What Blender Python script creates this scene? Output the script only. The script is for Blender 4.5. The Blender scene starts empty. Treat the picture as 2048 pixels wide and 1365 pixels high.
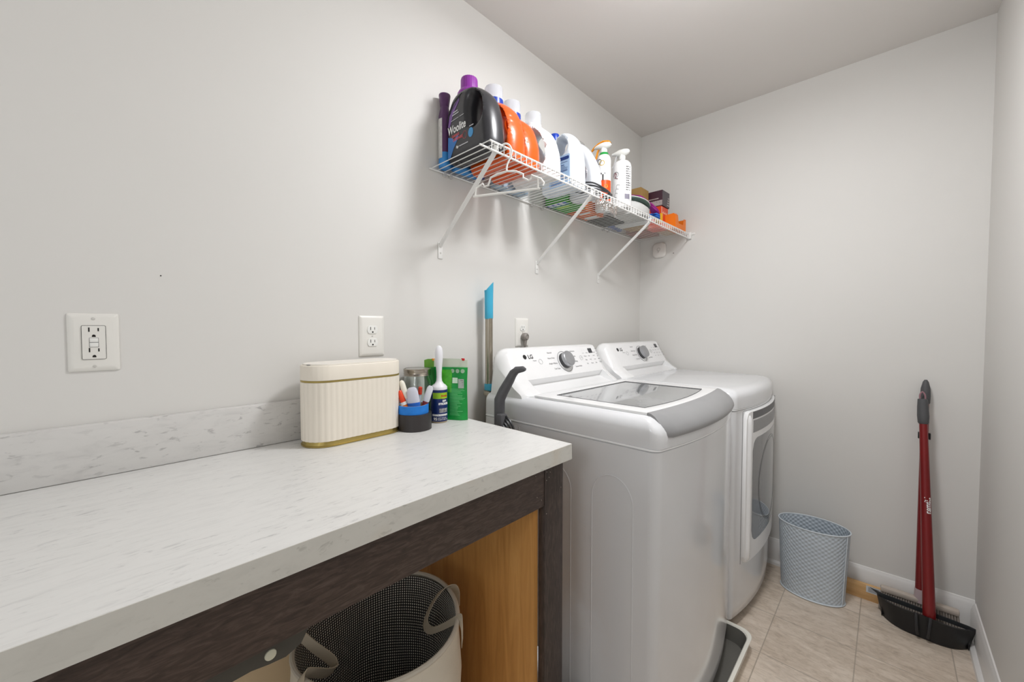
import bpy, bmesh, math, random
from mathutils import Vector, Matrix
random.seed(7)
PI = math.pi
SC = bpy.context.scene
COL = SC.collection
# ------------------------------------------------------------------ camera
cam_d = bpy.data.cameras.new('camera'); cam = bpy.data.objects.new('camera', cam_d); COL.objects.link(cam)
cam_d.sensor_fit = 'HORIZONTAL'; cam_d.sensor_width = 36.0; cam_d.lens = 13.881
cam_d.clip_start = 0.01
R = Matrix(((0.72389241, -0.0222669, 0.68955345), (0.68991287, 0.02336358, -0.72351529), (0.0, 0.99947903, 0.03227494)))
cam.matrix_world = Matrix.Translation((1.165, -2.417, 1.226)) @ R.to_4x4()
SC.camera = cam
# ------------------------------------------------------------------ light
w = bpy.data.worlds.new('world'); SC.world = w; w.use_nodes = True
w.node_tree.nodes['Background'].inputs[0].default_value = (0.96, 0.98, 1.0, 1)
w.node_tree.nodes['Background'].inputs[1].default_value = 0.5
def area(name, loc, size, power, col, rot=(0, 0, 0), sy=None):
    l = bpy.data.lights.new(name, 'AREA'); l.shape = 'DISK' if sy is None else 'RECTANGLE'; l.size = size
    if sy: l.size_y = sy
    l.energy = power; l.color = col
    o = bpy.data.objects.new(name, l); COL.objects.link(o); o.location = loc; o.rotation_euler = rot
    return o
area('ceiling_lamp_light', (0.87, -1.28, 2.36), 0.26, 11.0, (0.97, 0.98, 1.0))
def bulb(name, loc, r, power, col):
    l = bpy.data.lights.new(name, 'POINT'); l.shadow_soft_size = r; l.energy = power; l.color = col
    o = bpy.data.objects.new(name, l); COL.objects.link(o); o.location = loc
bulb('ceiling_lamp_glow', (0.87, -1.28, 2.27), 0.10, 5.8, (0.97, 0.98, 1.0))
area('hall_lamp_light', (1.12, -3.3, 1.6), 0.40, 2.2, (0.99, 0.99, 1.0), rot=(math.radians(82), 0, math.radians(4)))
SC.view_settings.view_transform = 'Standard'; SC.view_settings.look = 'None'
SC.view_settings.gamma = 1.0; SC.view_settings.use_curve_mapping = False
SC.view_settings.exposure = 0.30

# ------------------------------------------------------------------ materials
def lin(c):
    c = c / 255.0
    return c / 12.92 if c <= 0.04045 else ((c + 0.055) / 1.055) ** 2.4
def rgb(c): return (lin(c[0]), lin(c[1]), lin(c[2]), 1)
MC = {}
class NT:
    def __init__(s, name):
        s.m = bpy.data.materials.new(name); s.m.use_nodes = True; s.t = s.m.node_tree
        s.b = s.t.nodes['Principled BSDF']
        s.tc = s.t.nodes.new('ShaderNodeTexCoord')
    def n(s, typ, **kw):
        x = s.t.nodes.new(typ)
        for k, v in kw.items(): setattr(x, k, v)
        return x
    def l(s, a, b): s.t.links.new(a, b)
    def mapping(s, scale, src='Object', rot=(0, 0, 0), loc=(0, 0, 0)):
        m = s.n('ShaderNodeMapping'); m.inputs['Scale'].default_value = scale; m.inputs['Rotation'].default_value = rot
        m.inputs['Location'].default_value = loc
        s.l(s.tc.outputs[src], m.inputs['Vector']); return m.outputs[0]
    def noise(s, vec, scale=5, detail=3, rough=0.5, dist=0):
        n = s.n('ShaderNodeTexNoise'); n.inputs['Scale'].default_value = scale; n.inputs['Detail'].default_value = detail
        n.inputs['Roughness'].default_value = rough; n.inputs['Distortion'].default_value = dist
        if vec is not None: s.l(vec, n.inputs['Vector'])
        return n.outputs['Fac']
    def ramp(s, fac, stops):
        r = s.n('ShaderNodeValToRGB'); e = r.color_ramp.elements
        while len(e) < len(stops): e.new(0.5)
        for i, (p, c) in enumerate(stops): e[i].position = p; e[i].color = c if len(c) == 4 else rgb(c)
        s.l(fac, r.inputs[0]); return r.outputs[0]
    def math(s, op, a, b=None):
        m = s.n('ShaderNodeMath', operation=op)
        for i, v in enumerate((a, b)):
            if v is None: continue
            if isinstance(v, (int, float)): m.inputs[i].default_value = v
            else: s.l(v, m.inputs[i])
        return m.outputs[0]
    def mix(s, fac, a, b, mode='MIX'):
        m = s.n('ShaderNodeMix', data_type='RGBA', blend_type=mode)
        for sock, v in ((m.inputs[0], fac), (m.inputs[6], a), (m.inputs[7], b)):
            if isinstance(v, (int, float)): sock.default_value = v
            elif isinstance(v, tuple): sock.default_value = v if len(v) == 4 else rgb(v)
            else: s.l(v, sock)
        return m.outputs[2]
    def bump(s, h, strength=0.2, dist=0.01):
        b = s.n('ShaderNodeBump'); b.inputs['Strength'].default_value = strength; b.inputs['Distance'].default_value = dist
        s.l(h, b.inputs['Height']); s.l(b.outputs[0], s.b.inputs['Normal'])
def M(name, col, rough=0.5, metal=0.0, noise=0.03, nscale=8, bump=0, bscale=60, trans=0, ior=1.45, coat=0, spec=0.5, alpha=1, stretch=None, sub=0):
    """plain procedural material with a slight tone variation"""
    if name in MC: return MC[name]
    s = NT(name); c = rgb(col)
    v = s.mapping(stretch or (1, 1, 1))
    f = s.noise(v, nscale, 3)
    lo = tuple(max(0, x * (1 - noise * 2)) for x in c[:3]) + (1,); hi = tuple(min(1, x * (1 + noise * 2)) for x in c[:3]) + (1,)
    s.l(s.ramp(f, [(0.3, lo), (0.7, hi)]), s.b.inputs['Base Color'])
    s.b.inputs['Roughness'].default_value = rough; s.b.inputs['Metallic'].default_value = metal
    s.b.inputs['IOR'].default_value = ior; s.b.inputs['Transmission Weight'].default_value = trans
    s.b.inputs['Coat Weight'].default_value = coat; s.b.inputs['Specular IOR Level'].default_value = spec
    s.b.inputs['Alpha'].default_value = alpha
    if sub: s.b.inputs['Subsurface Weight'].default_value = sub; s.b.inputs['Subsurface Radius'].default_value = (.01, .01, .01)
    if bump: s.bump(s.noise(v, bscale, 2), bump, 0.002)
    MC[name] = s.m; return s.m

def mat_floor():
    s = NT('vinyl_tile'); 
    v = s.mapping((1, 1, 1), loc=(-0.84 + 0.263 * 8, 0.19 + 0.263 * 20, 0))
    br = s.n('ShaderNodeTexBrick'); br.offset = 0; br.squash = 1
    s.l(v, br.inputs['Vector']); br.inputs['Scale'].default_value = 1
    br.inputs['Mortar Size'].default_value = 0.0022; br.inputs['Mortar Smooth'].default_value = 0.3
    br.inputs['Brick Width'].default_value = 0.263; br.inputs['Row Height'].default_value = 0.263
    br.inputs['Color1'].default_value = (0, 0, 0, 1); br.inputs['Color2'].default_value = (1, 1, 1, 1); br.inputs['Bias'].default_value = 0
    mp = s.mapping((3.2, 9, 1), rot=(0, 0, 0.25))
    n1 = s.noise(mp, 1.6, 8, 0.62, 0.8); n2 = s.noise(s.mapping((12, 30, 1), rot=(0, 0, 0.3)), 2.0, 6, 0.7, 1.0)
    base = s.ramp(n1, [(0.3, (184, 167, 148)), (0.48, (214, 197, 179)), (0.62, (232, 217, 200)), (0.75, (242, 230, 214))])
    base = s.mix(0.45, base, s.ramp(n2, [(0.35, (166, 149, 130)), (0.5, (214, 198, 180)), (0.7, (234, 224, 210))]))
    base = s.mix(0.08, base, br.outputs['Color'])
    base = s.mix(s.math('MULTIPLY', br.outputs['Fac'], 0.65), base, (160, 149, 136))
    s.l(base, s.b.inputs['Base Color']); s.b.inputs['Roughness'].default_value = 0.42
    h = s.math('SUBTRACT', s.noise(s.mapping((20, 40, 1)), 3, 4), s.math('MULTIPLY', br.outputs['Fac'], 1.5))
    s.bump(h, 0.25, 0.002)
    return s.m
def mat_marble(name, rot, tint=(228, 227, 224), dark=(126, 125, 126), sc=(14, 2.6, 14), amt=0.45, spots=False):
    s = NT(name)
    v = s.mapping(sc, rot=rot)
    n = s.noise(v, 2.6, 9, 0.62, 0.9)
    a = s.ramp(n, [(0.36, (0, 0, 0, 1)), (0.50, (0.12, 0.12, 0.12, 1)), (0.63, (0.5, 0.5, 0.5, 1)), (0.72, (1, 1, 1, 1))])
    f = s.math('MULTIPLY', a, amt)
    fl = s.noise(s.mapping(tuple(q * 2.4 for q in sc), rot=rot), 2.6, 5, 0.6, 0.5)
    msk = s.ramp(s.noise(s.mapping((7, 4, 7)), 1.5, 3), [(0.42, (0.25, 0.25, 0.25, 1)), (0.6, (1, 1, 1, 1))])
    f = s.math('ADD', f, s.math('MULTIPLY', s.math('MULTIPLY', s.ramp(fl, [(0.585, (0, 0, 0, 1)), (0.66, (1, 1, 1, 1))]), msk), amt * 2.0))
    big = s.noise(s.mapping((4, 2, 4), rot=rot), 1.2, 4)
    b = s.mix(s.math('MULTIPLY', big, 0.35), tint, (206, 205, 202))
    c = s.mix(f, b, dark)
    if spots:
        c = s.mix(s.math('MULTIPLY', s.ramp(s.noise(s.mapping((1, 1, 1)), 5.5, 3), [(0.60, (0, 0, 0, 1)), (0.72, (1, 1, 1, 1))]), 0.28), c, (196, 172, 138))
    s.l(c, s.b.inputs['Base Color']); s.b.inputs['Roughness'].default_value = 0.35
    return s.m
def mat_wood(name, c1, c2, c3, scale, rough=0.45, n=2.5):
    s = NT(name)
    v = s.mapping(scale)
    f = s.noise(v, n, 7, 0.6, 1.2)
    s.l(s.ramp(f, [(0.3, c1), (0.5, c2), (0.7, c3)]), s.b.inputs['Base Color'])
    s.b.inputs['Roughness'].default_value = rough
    s.bump(f, 0.08, 0.001)
    return s.m
def mat_dots():
    s = NT('black_white_woven_lining')
    sep = s.n('ShaderNodeSeparateXYZ'); s.l(s.mapping((176, 74, 1), 'UV'), sep.inputs[0])
    fx = s.math('FRACT', sep.outputs[0]); fy = s.math('FRACT', sep.outputs[1])
    a = s.math('LESS_THAN', s.math('ABSOLUTE', s.math('SUBTRACT', fx, 0.5)), 0.27)
    b = s.math('LESS_THAN', s.math('ABSOLUTE', s.math('SUBTRACT', fy, 0.5)), 0.31)
    f = s.math('MULTIPLY', a, b)
    s.l(s.mix(f, (18, 16, 18), (240, 236, 226)), s.b.inputs['Base Color']); s.b.inputs['Roughness'].default_value = 0.9
    s.bump(f, 0.4, 0.002); return s.m
def mat_hammer():
    s = NT('hammered_blue_grey_metal')
    sep = s.n('ShaderNodeSeparateXYZ'); s.l(s.mapping((1, 1, 1), 'UV'), sep.inputs[0])
    a = s.math('SINE', s.math('MULTIPLY', s.math('ADD', s.math('MULTIPLY', sep.outputs[0], 34), s.math('MULTIPLY', sep.outputs[1], 17)), 2 * PI))
    b = s.math('SINE', s.math('MULTIPLY', s.math('SUBTRACT', s.math('MULTIPLY', sep.outputs[0], 34), s.math('MULTIPLY', sep.outputs[1], 17)), 2 * PI))
    h = s.math('MULTIPLY', s.math('ADD', a, b), 0.25)
    s.b.inputs['Base Color'].default_value = rgb((196, 206, 214)); s.b.inputs['Roughness'].default_value = 0.42
    s.l(s.ramp(s.noise(s.mapping((1, 1, 1)), 6), [(0.3, (190, 200, 209)), (0.7, (200, 210, 218))]), s.b.inputs['Base Color'])
    s.bump(h, 0.55, 0.0045); return s.m
def mat_wall(name, col):
    s = NT(name)
    s.l(s.ramp(s.noise(s.mapping((1, 1, 1)), 1.3, 4), [(0.3, tuple(x - 3 for x in col)), (0.7, col)]), s.b.inputs['Base Color'])
    s.b.inputs['Roughness'].default_value = 0.6
    s.bump(s.noise(s.mapping((1, 1, 1)), 160, 3), 0.06, 0.001); return s.m

WALL = mat_wall('wall_paint', (224, 222, 218)); CEIL = mat_wall('ceiling_paint', (226, 222, 218))
FLOOR = mat_floor()
MARB_T = mat_marble('marble_laminate_top', (0, 0, 0.06), sc=(26, 5.5, 10), amt=0.17)
MARB_B = mat_marble('marble_laminate_splash', (0.55, 0, 0), sc=(14, 6, 16), amt=0.24, tint=(216, 214, 211), dark=(122, 120, 121))
MARB_E = mat_marble('marble_laminate_edge', (0.5, 0, 0), sc=(12, 7, 14), amt=0.17, tint=(208, 206, 198), dark=(128, 126, 118), spots=True)
CHERRY = mat_wood('cherry_veneer', (196, 140, 74), (212, 154, 86), (224, 168, 98), (16, 16, 1.2))
PINE = mat_wood('pine', (196, 150, 98), (214, 172, 118), (226, 188, 138), (2, 20, 20))
ESPR = mat_wood('espresso_wood', (54, 42, 37), (72, 58, 51), (94, 79, 71), (60, 10, 60), 0.5)
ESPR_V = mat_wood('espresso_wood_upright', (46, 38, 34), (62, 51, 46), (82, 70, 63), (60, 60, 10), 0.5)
TRIM = M('white_trim', (232, 230, 227), 0.35, noise=0.01)
WHITE_PL = M('white_plastic', (238, 238, 234), 0.32, noise=0.01)
PLATE = M('outlet_plate_plastic', (232, 230, 224), 0.35, noise=0.01)
DARK = M('dark_slot', (22, 18, 16), 0.7)
ENAMEL = M('white_appliance_enamel', (226, 227, 229), 0.16, noise=0.006, coat=0.3)
ENAMEL2 = M('white_appliance_plastic', (240, 240, 240), 0.22, noise=0.006, coat=0.3)
GREYPL = M('grey_satin_plastic', (150, 150, 151), 0.36, noise=0.02)
GREYD = M('grey_recess', (126, 126, 127), 0.4)
GLASS_L = M('smoked_lid_glass', (150, 152, 153), 0.04, noise=0.12, nscale=6, coat=0.5)
GLASS_D = M('smoked_door_glass', (118, 119, 120), 0.05, noise=0.03, coat=0.6)
GLASS_DD = M('dark_door_glass', (84, 85, 86), 0.1, noise=0.03)
INKG = M('grey_print', (120, 120, 122), 0.5); INK = M('black_print', (28, 28, 30), 0.5); WINK = M('white_print', (244, 244, 242), 0.5)
WIRE = M('white_coated_wire', (236, 235, 232), 0.3, noise=0.01)
STEEL = M('brushed_steel', (168, 160, 146), 0.3, metal=1.0, nscale=30, stretch=(1, 1, 0.1))
CHROME = M('chrome', (210, 210, 212), 0.1, metal=1)

# ------------------------------------------------------------------ mesh helpers
def cat(pts, closed=True, n=6):
    """smooth Catmull-Rom through the points"""
    out = []; N = len(pts); rng = range(N) if closed else range(N - 1)
    for i in rng:
        g = (lambda k: pts[k % N]) if closed else (lambda k: pts[max(0, min(N - 1, k))])
        p0, p1, p2, p3 = (Vector(g(i - 1)), Vector(g(i)), Vector(g(i + 1)), Vector(g(i + 2)))
        for k in range(n):
            t = k / n
            out.append(0.5 * ((2 * p1) + (-p0 + p2) * t + (2 * p0 - 5 * p1 + 4 * p2 - p3) * t * t + (-p0 + 3 * p1 - 3 * p2 + p3) * t ** 3))
    if not closed: out.append(Vector(pts[-1]))
    return out
class B:
    def __init__(s): s.v = []; s.f = []; s.mi = []; s.uv = []; s.sm = []
    def add(s, vs, fs, mi=0, uvs=None, smooth=True, mx=None):
        o = len(s.v)
        s.v += [Vector(mx @ Vector(v)) if mx else Vector(v) for v in vs]
        for i, f in enumerate(fs):
            s.f.append([a + o for a in f]); s.mi.append(mi); s.uv.append(uvs[i] if uvs else None); s.sm.append(smooth)
        return s
    def box(s, x0, x1, y0, y1, z0, z1, mi=0, r=0, mx=None, seg=2):
        bm = bmesh.new(); bmesh.ops.create_cube(bm, size=1)
        for v in bm.verts: v.co = Vector(((x0 + x1) / 2 + v.co.x * (x1 - x0), (y0 + y1) / 2 + v.co.y * (y1 - y0), (z0 + z1) / 2 + v.co.z * (z1 - z0)))
        if r: bmesh.ops.bevel(bm, geom=bm.edges[:], offset=r, segments=seg, affect='EDGES', profile=0.5)
        s.bm(bm, mi, bool(r), mx); return s
    def bm(s, bm, mi=0, smooth=True, mx=None):
        bm.verts.index_update(); s.add([v.co.copy() for v in bm.verts], [[v.index for v in f.verts] for f in bm.faces], mi, None, smooth, mx); bm.free()
    def loft(s, rings, mi=0, cap0=True, cap1=True, closed=True, smooth=True, mx=None, vv=None):
        n = len(rings[0]); vs = [p for r in rings for p in r]; fs = []; uv = []
        m = len(rings)
        if vv is None: vv = [k / max(1, m - 1) for k in range(m)]
        for k in range(m - 1):
            for i in range(n if closed else n - 1):
                j = (i + 1) % n
                fs.append([k * n + i, k * n + j, (k + 1) * n + j, (k + 1) * n + i])
                u0, u1 = i / n, (i + 1) / n; uv.append([(u0, vv[k]), (u1, vv[k]), (u1, vv[k + 1]), (u0, vv[k + 1])])
        s.add(vs, fs, mi, uv, smooth, mx)
        o = len(s.v) - len(vs)
        if cap0: s.f.append([o + i for i in range(n)][::-1]); s.mi.append(mi); s.uv.append(None); s.sm.append(False)
        if cap1: s.f.append([o + (m - 1) * n + i for i in range(n)]); s.mi.append(mi); s.uv.append(None); s.sm.append(False)
        return s
    def lathe(s, prof, c=(0, 0, 0), n=32, mi=0, cap0=True, cap1=True, mx=None, sx=1, sy=1, flute=None):
        rings = []
        for r, z in prof:
            ring = []
            for i in range(n):
                a = 2 * PI * i / n; rr = r * (1 + (flute(i) if flute else 0))
                ring.append((c[0] + rr * math.cos(a) * sx, c[1] + rr * math.sin(a) * sy, c[2] + z))
            rings.append(ring)
        return s.loft(rings, mi, cap0, cap1, mx=mx)
    def tube(s, path, r, n=8, mi=0, closed=False, caps=True, mx=None, flat=None):
        P = [Vector(p) for p in path]; rings = []; m = len(P); up = None
        for k in range(m):
            if closed: t = (P[(k + 1) % m] - P[k - 1])
            else: t = P[min(k + 1, m - 1)] - P[max(k - 1, 0)]
            if t.length < 1e-9: t = Vector((0, 0, 1))
            t.normalize()
            if up is None: up = t.orthogonal().normalized()
            else:
                up = up - t * up.dot(t)
                up = up.normalized() if up.length > 1e-6 else t.orthogonal().normalized()
            sd = t.cross(up)
            rr = r[k] if isinstance(r, (list, tuple)) else r
            ring = []
            for i in range(n):
                a = 2 * PI * i / n; ring.append(P[k] + up * rr * math.cos(a) + sd * rr * math.sin(a) * (flat or 1))
            rings.append(ring)
        if closed: rings.append(rings[0])
        return s.loft(rings, mi, caps and not closed, caps and not closed, mx=mx)
    def ribbon(s, path, side, wd, th, mi=0):
        """flat strap along path; side = function k -> unit vector across"""
        P = [Vector(p) for p in path]; rings = []
        for k in range(len(P)):
            t = (P[min(k + 1, len(P) - 1)] - P[max(k - 1, 0)]).normalized()
            sd = Vector(side(k / (len(P) - 1))).normalized(); nn = t.cross(sd).normalized()
            rings.append([P[k] + sd * wd / 2 + nn * th / 2, P[k] - sd * wd / 2 + nn * th / 2, P[k] - sd * wd / 2 - nn * th / 2, P[k] + sd * wd / 2 - nn * th / 2])
        return s.loft(rings, mi)
    def inflate(s, outline, fn, t, b, holes=(), mi=0, grid=None):
        """soft slab: thickness follows the distance from the outline (rounded rims, also in the holes)"""
        loops = []
        for o in [outline] + list(holes):
            L = []
            for p in o:
                if not L or math.dist(L[-1], p[:2]) > 4e-4: L.append((p[0], p[1]))
            if math.dist(L[0], L[-1]) < 4e-4: L.pop()
            loops.append(L)
        segs = [(L[i], L[(i + 1) % len(L)]) for L in loops for i in range(len(L))]
        def dist(p):
            m = 9
            for (ax, ay), (bx_, by_) in segs:
                dx, dy = bx_ - ax, by_ - ay; q = ((p[0] - ax) * dx + (p[1] - ay) * dy) / (dx * dx + dy * dy + 1e-12)
                q = 0 if q < 0 else 1 if q > 1 else q
                e = (p[0] - ax - q * dx) ** 2 + (p[1] - ay - q * dy) ** 2
                if e < m: m = e
            return math.sqrt(m)
        def inside(p):
            c = False
            for (ax, ay), (bx_, by_) in segs:
                if (ay > p[1]) != (by_ > p[1]) and p[0] < (bx_ - ax) * (p[1] - ay) / (by_ - ay) + ax: c = not c
            return c
        V = []; E_ = []
        for L in loops:
            o = len(V); V += [Vector(p) for p in L]; E_ += [(o + i, o + (i + 1) % len(L)) for i in range(len(L))]
        nb = len(V)
        for d in (0.03, 0.12, 0.28, 0.5, 0.75, 1.0):
            d *= b
            for L in loops:
                for i in range(len(L)):
                    a, c = L[i - 1], L[(i + 1) % len(L)]; tx, ty = c[0] - a[0], c[1] - a[1]; l = math.hypot(tx, ty)
                    if l < 1e-9: continue
                    for sg in (1, -1):
                        p = (L[i][0] - sg * ty / l * d, L[i][1] + sg * tx / l * d)
                        if inside(p) and dist(p) > d * .96: V.append(Vector(p))
        g = grid or max(0.004, b * .4); xs = [p[0] for p in loops[0]]; ys = [p[1] for p in loops[0]]
        y = min(ys)
        while y < max(ys):
            x = min(xs)
            while x < max(xs):
                if inside((x, y)) and dist((x, y)) > b * .3: V.append(Vector((x, y)))
                x += g
            y += g
        from mathutils.geometry import delaunay_2d_cdt
        vo, eo, fo, ov, oe, of_ = delaunay_2d_cdt(V, E_, [], 0, 1e-6)
        F = []
        for f in fo:
            cx_ = sum(vo[i].x for i in f) / len(f); cy_ = sum(vo[i].y for i in f) / len(f)
            if inside((cx_, cy_)): F.append(list(f))
        H_ = []
        for p in vo:
            d = min(dist(p), b) / b; H_.append(0 if d < 1e-3 else (t / 2) * math.sqrt(max(0, 1 - (1 - d) ** 2)))
        vs = [fn(p.x, p.y, h) for p, h in zip(vo, H_)]; bk = {}
        for i, (p, h) in enumerate(zip(vo, H_)):
            if h == 0: bk[i] = i
            else: bk[i] = len(vs); vs.append(fn(p.x, p.y, -h))
        s.add(vs, F + [[bk[i] for i in f][::-1] for f in F], mi)
        return s
    def slab(s, outline, fn, t, bev=0.0, holes=(), mi=0, res=3):
        """2D outline (with holes), thickness t, rounded rim; fn maps (a, b, depth) to a point"""
        if bev >= 0.006: return s.inflate(outline, fn, t, bev, holes, mi)
        cu = bpy.data.curves.new('tmp', 'CURVE'); cu.dimensions = '2D'; cu.fill_mode = 'BOTH'
        for o in [outline] + list(holes):
            sp = cu.splines.new('POLY'); sp.points.add(len(o) - 1)
            for i, p in enumerate(o): sp.points[i].co = (p[0], p[1], 0, 1)
            sp.use_cyclic_u = True
        cu.extrude = max(0.00005, t / 2 - bev); cu.bevel_depth = bev; cu.bevel_resolution = res; cu.offset = -bev
        ob = bpy.data.objects.new('tmp', cu); COL.objects.link(ob)
        me = bpy.data.meshes.new_from_object(ob.evaluated_get(bpy.context.evaluated_depsgraph_get()))
        bm = bmesh.new(); bm.from_mesh(me); bmesh.ops.remove_doubles(bm, verts=bm.verts, dist=1e-6)
        bm.verts.index_update()
        s.add([fn(v.co.x, v.co.y, v.co.z) for v in bm.verts], [[v.index for v in f.verts] for f in bm.faces], mi, None, bev > 0)
        bm.free(); bpy.data.objects.remove(ob); bpy.data.curves.remove(cu); bpy.data.meshes.remove(me)
        return s
    def text(s, txt, fn, size, mi=0, align='LEFT', cut=0, bold=0.0, sx=1.0):
        cu = bpy.data.curves.new('tmp', 'FONT'); cu.body = txt; cu.size = size; cu.align_x = align; cu.offset = bold
        cu.resolution_u = 3
        ob = bpy.data.objects.new('tmp', cu); COL.objects.link(ob)
        me = bpy.data.meshes.new_from_object(ob.evaluated_get(bpy.context.evaluated_depsgraph_get()))
        s.add([fn(v.co.x * sx, v.co.y) for v in me.vertices], [list(p.vertices) for p in me.polygons], mi, None, False)
        bpy.data.objects.remove(ob); bpy.data.curves.remove(cu); bpy.data.meshes.remove(me)
        return s
    def build(s, name, mats, parent=None, base=None, auto=True, recalc=True, label=None):
        if not isinstance(mats, (list, tuple)): mats = [mats]
        me = bpy.data.meshes.new(name)
        off = Vector(base) if base is not None else Vector(parent['_b'] if parent and '_b' in parent else (0, 0, 0))
        me.from_pydata([v - off for v in s.v], [], s.f)
        for m in mats: me.materials.append(m)
        uvl = me.uv_layers.new(name='UVMap')
        for i, p in enumerate(me.polygons):
            p.material_index = s.mi[i]; p.use_smooth = s.sm[i]
            if s.uv[i]:
                for k, li in enumerate(p.loop_indices): uvl.data[li].uv = s.uv[i][k]
        if recalc:
            bm = bmesh.new(); bm.from_mesh(me); bmesh.ops.recalc_face_normals(bm, faces=bm.faces); bm.to_mesh(me); bm.free()
        me.update()
        if auto: me.set_sharp_from_angle(angle=math.radians(38))
        o = bpy.data.objects.new(name, me); COL.objects.link(o)
        if parent is not None: o.parent = parent; o['_b'] = tuple(off)
        else: o.location = off; o['_b'] = tuple(off)
        if label: o['label'] = label
        return o
def thing(name, label, cat_, base, group=None):
    o = bpy.data.objects.new(name, None); COL.objects.link(o); o.location = base; o.empty_display_size = 0.05
    o['_b'] = tuple(base); o['label'] = label; o['category'] = cat_
    if group: o['group'] = group
    return o
def tag(o, label, cat_, group=None):
    o['label'] = label; o['category'] = cat_
    if group: o['group'] = group
    return o
def struct(b, name, m):
    o = b.build(name, m); o['kind'] = 'structure'; return o
def rrect(a0, a1, b0, b1, r, n=5):
    pts = []
    for cx, cy, s0 in ((a1 - r, b1 - r, 0), (a0 + r, b1 - r, PI / 2), (a0 + r, b0 + r, PI), (a1 - r, b0 + r, 1.5 * PI)):
        for i in range(n + 1):
            a = s0 + PI / 2 * i / n; pts.append((cx + r * math.cos(a), cy + r * math.sin(a)))
    return pts
def circ(cx, cy, r, n=24, ry=None): return [(cx + r * math.cos(2 * PI * i / n), cy + (ry or r) * math.sin(2 * PI * i / n)) for i in range(n)]

# ================================================================== SETTING
YF = -3.5; W = 1.442; H = 2.44; T = 0.1
struct(B().box(-T, W + T, YF, T, -0.1, 0), 'floor', FLOOR)
struct(B().box(-T, W + T, YF, T, H, H + T), 'ceiling', CEIL)
struct(B().box(-T, 0, YF, T, 0, H), 'wall_left', WALL)
struct(B().box(0, W, 0, T, 0, H), 'wall_back', WALL)
struct(B().box(W, W + T, YF, T, 0, H), 'wall_right', WALL)
PROF = [(0, 0), (0.028, 0), (0.026, 0.012), (0.018, 0.019), (0.0135, 0.02), (0.0135, 0.10), (0.0105, 0.106), (0.0105, 0.112), (0.007, 0.118), (0.004, 0.127), (0, 0.129)]
b = B(); b.loft([[(x, -d, z) for d, z in PROF] for x in (0.0, W)], smooth=False); struct(b, 'baseboard_back', TRIM)
b = B(); b.loft([[(W - d, y, z) for d, z in PROF] for y in (-0.0285, YF)], smooth=False); struct(b, 'baseboard_right', TRIM)

# ================================================================== COUNTER
YE = -1.572
t = thing('countertop', 'long white marble-look laminate countertop with low backsplash running along the left wall', 'countertop', (0, YE, 0.886))
b = B(); b.box(0.001, 0.5745, -3.2, YE - 0.0012, 0.886, 0.9255); b.build('worktop', MARB_T, t)
b = B(); b.box(0.5747, 0.5765, -3.2, YE, 0.886, 0.9257); b.box(0.001, 0.5765, YE - 0.001, YE, 0.886, 0.9257); b.build('edge_band', MARB_E, t, label='greyer marble-look edge band')
b = B(); b.box(0.001, 0.021, -3.2, -1.80, 0.926, 1.034, r=0.003); b.build('backsplash', MARB_B, t)
# backsplash ends behind the small bin
t = thing('counter_frame', 'dark espresso wood frame carrying the marble-look countertop', 'counter frame', (0.55, -1.62, 0))
b = B(); b.box(0.532, 0.552, -3.2, -1.6565, 0.781, 0.8855, r=0.0012)
b.build('apron', ESPR, t)
b = B(); b.box(0.532, 0.5535, -1.656, -1.581, 0.0, 0.8855, r=0.0012)
b.build('leg', ESPR_V, t)
for (x, y, z) in [(.552, -1.665, 0.872), (.552, -1.668, 0.80), (.552, -1.69, 0.865), (.552, -1.685, 0.812), (.5535, -1.649, 0.866), (.5535, -1.635, 0.862), (.5535, -1.64, 0.85), (.5535, -1.65, 0.845), (.5535, -1.59, 0.81), (.5535, -1.65, 0.76)]:
    B().lathe([(0.0012, 0), (0.0009, 0.0006)], n=8, mx=Matrix.Translation((x, y, z)) @ Matrix.Rotation(PI / 2, 4, 'Y')).build('nail_head', M('nail', (170, 162, 150), 0.4, metal=0.6), t)
for xa, xb_, ya, yb, za in ((0.552, 0.5531, -2.05, -1.94, 0.8838), (0.552, 0.5529, -2.5, -2.2, 0.8844), (0.552, 0.5530, -1.905, -1.80, 0.8842)):
    B().box(xa, xb_, ya, yb, za, 0.8857).build('peeled_edge', M('chipped_wood', (190, 180, 165), 0.8), t)
t = tag(B().box(0.001, 0.5315, -1.675, -1.658, 0.0, 0.8855).build('end_panel', CHERRY, base=(0.27, -1.666, 0)), 'warm cherry-brown wooden end panel standing under the counter beside the dark leg', 'panel')
# steel angle under the counter behind the apron
t = thing('support_bracket', 'dark grey metal support rail with a bright screw behind the apron', 'bracket', (0.515, -2.5, 0.7))
def br(a, bb, d): return (0.5285 + d, a, bb)
o = [(-3.0, 0.885), (-3.0, 0.738), (-2.55, 0.738), (-2.32, 0.745), (-2.28, 0.746), (-2.258, 0.742), (-2.236, 0.740), (-2.215, 0.748), (-2.205, 0.765), (-2.20, 0.885)]
B().slab(o, br, 0.004).build('rail', M('grey_steel', (84, 82, 76), 0.45, metal=0.3), t)
b = B(); b.lathe([(0.0078, 0), (0.0074, 0.0015), (0.004, 0.0026)], n=20, mx=Matrix.Translation((0.5306, -2.256, 0.7555)) @ Matrix.Rotation(PI / 2, 4, 'Y'))
b.build('screw', M('bright_screw', (226, 226, 206), 0.35, metal=0.2), t)
b = B(); b.box(-0.005, 0.005, -0.0009, 0.0009, 0.0024, 0.003, mx=Matrix.Translation((0.5306, -2.256, 0.7555)) @ Matrix.Rotation(PI / 2, 4, 'Y') @ Matrix.Rotation(0.5, 4, 'Z'))
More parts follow.
